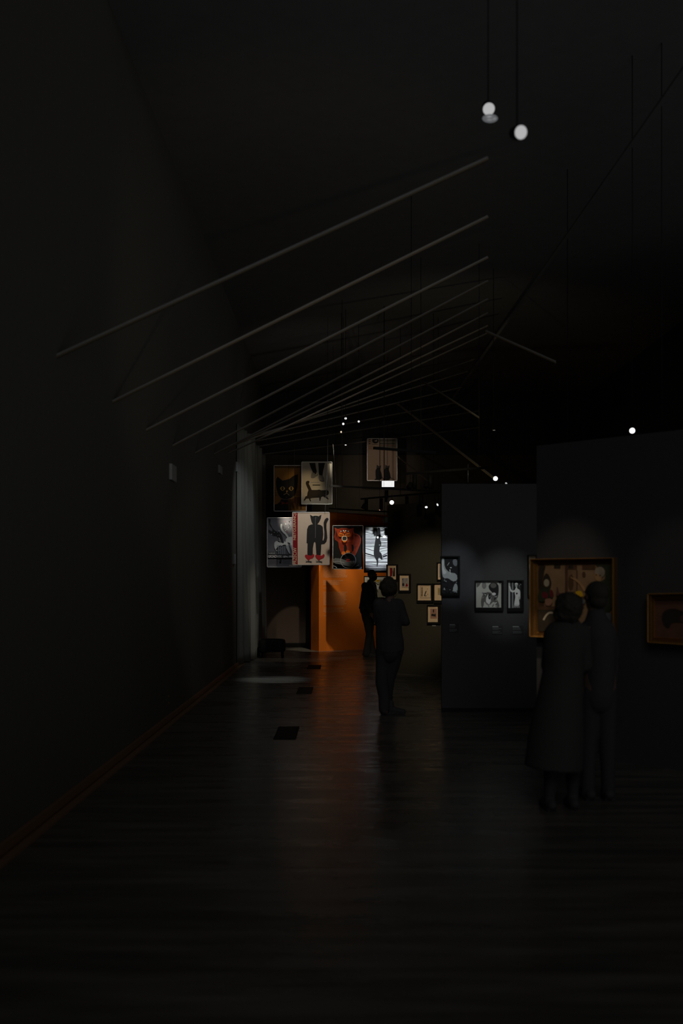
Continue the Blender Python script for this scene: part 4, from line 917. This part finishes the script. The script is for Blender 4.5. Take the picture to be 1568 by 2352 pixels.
light('spot_floor_pool', (-.5, 14.9, 5.6), (-1.1, 16.4, 0), 420, 14, 1, cool)
light('spot_left_wall', (1.6, 5.5, 3.0), (-2.0, 15.5, 1.3), 30, 24, .5, (1, .92, .66))
light('spot_curtain', (-.5, 17.8, 4.6), (-2.0, 20.2, 1.6), 34, 66, .8, (.92, .97, 1))
light('spot_beige_panel', (-.3, 22.3, 3.0), (-1.32, 24.7, .30), 34, 17, .12, (1, .80, .62))
light('spot_middle_partition', (.6, 13.6, 3.3), (1.35, 17.2, 1.35), 200, 34, .8, (1, .80, .56))
light('spot_partition_left', (1.35, 9.9, 3.1), (1.38, 12.3, 1.72), 56, 17, .9, cool)
light('spot_partition_right', (2.0, 9.6, 3.1), (2.02, 12.3, 1.50), 66, 20, .9, (.97, 1, .95))
light('spot_gilt_painting', (1.15, 7.6, 3.3), (2.05, 9.25, 1.55), 20, 28, .8, warm)
light('spot_gilt_corner', (1.55, 8.7, 2.9), (1.86, 9.38, 1.12), 50, 9, .6, warm)
light('spot_small_gilt', (2.0, 7.4, 3.3), (2.85, 8.5, 1.5), 5, 30, .8, warm)
light('fill_rafters', (.6, 6.2, 3.0), (-.7, 12, 4.6), 14, 75, .8, (1, .82, .55))  # added uplight in place of bounced light on the near rafters
light('fill_rafters_far', (-.2, 15.5, 3.4), (-.3, 21.5, 5.2), 24, 60, .8, (1, .9, .78))  # added uplight for the far rafters, no fixture
light('fill_rafters_right', (1.2, 13.6, 3.5), (1.9, 18, 4.7), 20, 80, .8, (1, .82, .5))  # added uplight for the right-hand beams, no fixture
light('spot_far_wall', (0.3, 24.5, 3.4), (.4, 26, 3.6), 4, 130, .9, (1, .85, .65))

# added fill suns from behind the camera, lifting the blacks; no real source
for dr, en, an in (((0, 1, -.72), .12, 24), ((0, 1, .5), .10, 25), ((-.9, 1, .10), .10, 30), ((.7, 1, .05), .06, 30)):
    S = bpy.data.lights.new('fill_sun', 'SUN'); S.energy = en; S.angle = math.radians(an); S.color = (1, 1, 1)
    so = bpy.data.objects.new('fill_sun', S); C.objects.link(so); so.rotation_euler = Vector(dr).to_track_quat('-Z', 'Y').to_euler()
W = bpy.data.worlds.new('World'); bpy.context.scene.world = W; W.use_nodes = True
W.node_tree.nodes['Background'].inputs['Color'].default_value = (1, 1, 1, 1); W.node_tree.nodes['Background'].inputs['Strength'].default_value = .004

# ------------------------------------------------------------ camera
cam = bpy.data.cameras.new('camera'); co = bpy.data.objects.new('camera', cam); C.objects.link(co)
co.location = (0, 0, EYE); co.rotation_euler = (math.pi/2, 0, 0)
cam.sensor_fit = 'VERTICAL'; cam.sensor_height = 36; cam.lens = 36*F/2352; cam.shift_y = (HY-1176)/2352
cam.dof.use_dof = True; cam.dof.focus_distance = 20; cam.dof.aperture_fstop = 1.4; cam.clip_end = 100
bpy.context.scene.camera = co
vs = bpy.context.scene.view_settings; vs.view_transform = 'Standard'; vs.look = 'None'; vs.exposure = 0; vs.gamma = 1; vs.use_curve_mapping = False
bpy.context.scene.cycles.use_denoising = True
bpy.context.scene.cycles.sample_clamp_indirect = 3
